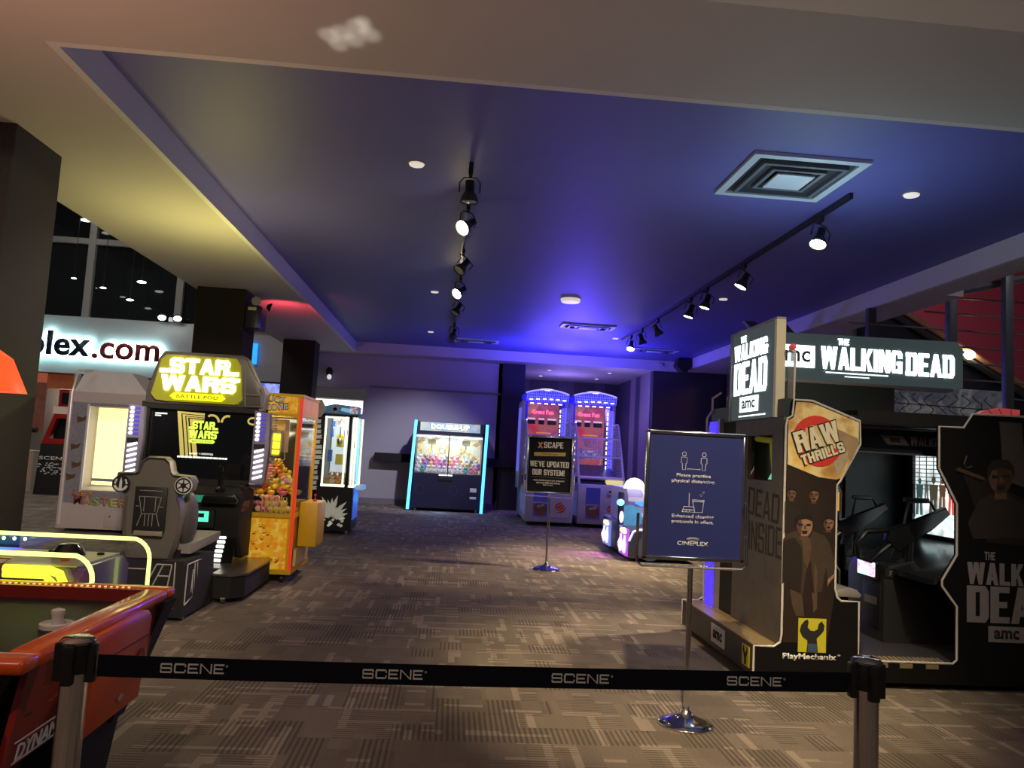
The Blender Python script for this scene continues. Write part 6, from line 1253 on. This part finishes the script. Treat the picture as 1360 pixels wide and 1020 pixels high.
# upright marquee facing the aisle
MQ=mat('marquee_grey_face',(.04,.055,.06),.35,emit=.07,ecol=(.35,.5,.52)); LIT=mat('marquee_lit_white',(1,1,1),.5,emit=3.4,ecol=(.85,1,1)); FR=mat('marquee_steel_frame',(.35,.33,.33),.35,.5); 
mq=MB().box(2.35,2.40,5.50,6.38,1.875,2.60).build('upright_marquee',MQ,t)
box('marquee_edge',mat('cream_marquee_edge',(.55,.48,.33),.4,emit=.12,noise=.06),(2.34,2.41,5.46,5.50,1.87,2.605),mq)
box('marquee_edge',FR,(2.34,2.41,6.38,6.41,1.87,2.60),mq); box('marquee_edge',FR,(2.34,2.41,5.46,6.41,2.60,2.615),mq)
block('THE',mq,LIT,(2.349,6.135,2.54),.11,.052,d=.003,**XN,stem=.32,bar=.2); block('WALKING',mq,LIT,(2.349,5.99,2.435),.68,.13,d=.002,**XN,stem=.34,bar=.2,gap=.14); block('DEAD',mq,LIT,(2.349,5.985,2.215),.68,.265,d=.002,**XN,stem=.36,bar=.16,gap=.12)
wp=box('white_logo_block',mat('marquee_lit_soft',(1,1,1),.5,emit=1.4,ecol=(.85,1,1)),(2.345,2.35,5.80,6.18,1.935,2.06),mq); text('amc',wp,mat('logo_grey',(.12,.15,.15),.5),(2.344,5.99,1.995),w=.27,h=.065,bold=.02,d=.002,**XN)
box('small_print',mat('marquee_lit_soft',(1,1,1)),(2.346,2.35,5.66,6.20,1.898,1.908),mq)
# long marquee facing the front
mq=MB().prism([(2.42,2.27),(2.42,2.66),(4.34,2.68),(4.40,2.62),(4.40,2.28),(4.30,2.25)],'y',6.35,6.45).build('long_marquee',MQ,t); YM=6.347
box('marquee_edge',FR,(2.42,4.3,6.33,6.46,2.235,2.262),mq)
block('THE',mq,LIT,(3.315,YM,2.612),.10,.055,d=.003,stem=.32,bar=.2)
block('WALKING',mq,LIT,(3.48,YM,2.468),.73,.195,d=.003,stem=.365,gap=.10); block('DEAD',mq,LIT,(4.10,YM,2.458),.44,.20,d=.003,stem=.36,bar=.17,gap=.11)
wp=box('white_logo_block',LIT,(2.68,3.06,YM-.003,YM,2.37,2.56),mq); text('amc',wp,mat('logo_grey',(.12,.15,.15)),(2.86,YM-.004,2.465),w=.32,h=.10,bold=.02,d=.002)
b=MB(); b.box(3.16,3.72,YM-.002,YM,2.335,2.346); b.box(3.33,3.55,YM-.002,YM,2.308,2.316); b.build('small_print',mat('marquee_lit_soft',(1,1,1)),mq)
box('marquee_plinth',mat('slate_black_block',(.02,.028,.032),.4,noise=.2,nscale=2),(2.45,3.75,6.30,6.5,1.95,2.235),t)
mu=box('grey_mural_panel',blotch('grey_mural',((.06,.06,.09),(.22,.22,.26),(.14,.15,.2),(.4,.4,.42),(.08,.1,.14)),5,.5,emit=.12,kind='noise'),(3.80,4.95,6.6,6.62,1.95,2.30),t)
b=MB(); random.seed(8)
for k in range(9):
    x=3.9+k*.115; b.tube([(x+.05*math.sin(j*1.3+k),6.59,1.96+.035*j) for j in range(9)],.004,4)
b.tube([(3.8,6.585,2.14),(4.95,6.585,2.12)],.004,4); b.build('wire_print',mat('wire_black',(.015,.015,.02),.5),mu)
REDT=mat('red_topper',(.75,.10,.10),.4,emit=.25,noise=.15)
MB().tube([(3.62,6.2,1.99),(3.68,6.2,2.005),(3.78,6.2,1.99),(3.98,6.2,1.975)],.014,6).build('red_roof_strip',REDT,t,smooth=True)
MB().prism([(4.0,1.965),(4.12,2.03),(4.25,2.06),(4.42,2.055),(4.42,2.02),(4.38,1.965)],'y',5.7,5.74).build('red_roof_topper',REDT,t)
b=MB(); 
for k in range(3): b.tube([(4.15+k*.09,5.69,1.97),(4.18+k*.08,5.69,2.01),(4.14+k*.1,5.69,2.05)],.003,4)
b.build('topper_crack',MBLK,t)
# clear side pieces beside the upright marquee
CLR=glass('hazy_acrylic',(.75,.78,.85),.25)
for (y0,y1,z1) in ((5.34,5.46,2.38),(6.45,6.70,2.40)):
    b=MB().prism([(y0,2.0),(y0-.01,z1-.04),(y0+.02,z1),(y1,z1-.02),(y1,2.0)],'x',2.42,2.43).build('clear_fin',CLR,t)
    MB().tube([(2.425,y0,2.0),(2.425,y0-.01,z1-.05),(2.425,y0+.02,z1)],.008,6).build('fin_edge',EDG,b,smooth=True)
    MB().ell((2.425,y0+.04,z1),.02,.05,.025).build('red_fin_tip',REDT,b,smooth='all')
box('marquee_base',mat('slate_black_block',(.02,.028,.032)),(2.36,2.6,5.34,6.9,1.87,2.0),t)

t=thing('driving_game','driving game with green neon curves glimpsed through the opening of the black shooting game','arcade machine',(4.1,8.3,0))
box('body',BLK,(3.4,4.8,8.0,9.2,.0,1.0),t,bev=.02); box('orange_panel',mat('orange_lit_game_panel',(.8,.35,.03),.4,emit=.7,noise=.3,nscale=12),(3.5,4.3,7.95,8.0,1.08,1.28),t)
box('blue_panel',blotch('blue_swirl_print',((.1,.15,.45),(.45,.5,.7),(.2,.3,.6)),4,.4,emit=.5,kind='noise'),(3.8,4.5,8.3,8.32,1.28,1.85),t)
MB().tube([(3.75,7.9,1.9),(3.62,7.9,1.6),(3.60,7.9,1.35),(3.66,7.9,1.1)],.02,8).build('green_tube',mat('green_neon',(.4,1,.3),.4,emit=1.2,ecol=(.35,.9,.2)),t,smooth=True)
MB().tube([(3.55,7.9,.9),(3.75,7.9,.72),(3.82,7.9,.55),(3.78,7.9,.3)],.022,8).build('green_tube',mat('green_neon',(.4,1,.3)),t,smooth=True)
box('violet_lamp',mat('violet_lit',(.2,.05,.8),.4,emit=1),(3.52,3.60,7.93,7.96,.85,1.05),t); box('lower_panel',mat('grey_game_panel',(.25,.25,.27),.5,noise=.2),(3.45,3.9,7.97,8.0,.25,.75),t)
# light inside the cabinet comes from the screen only
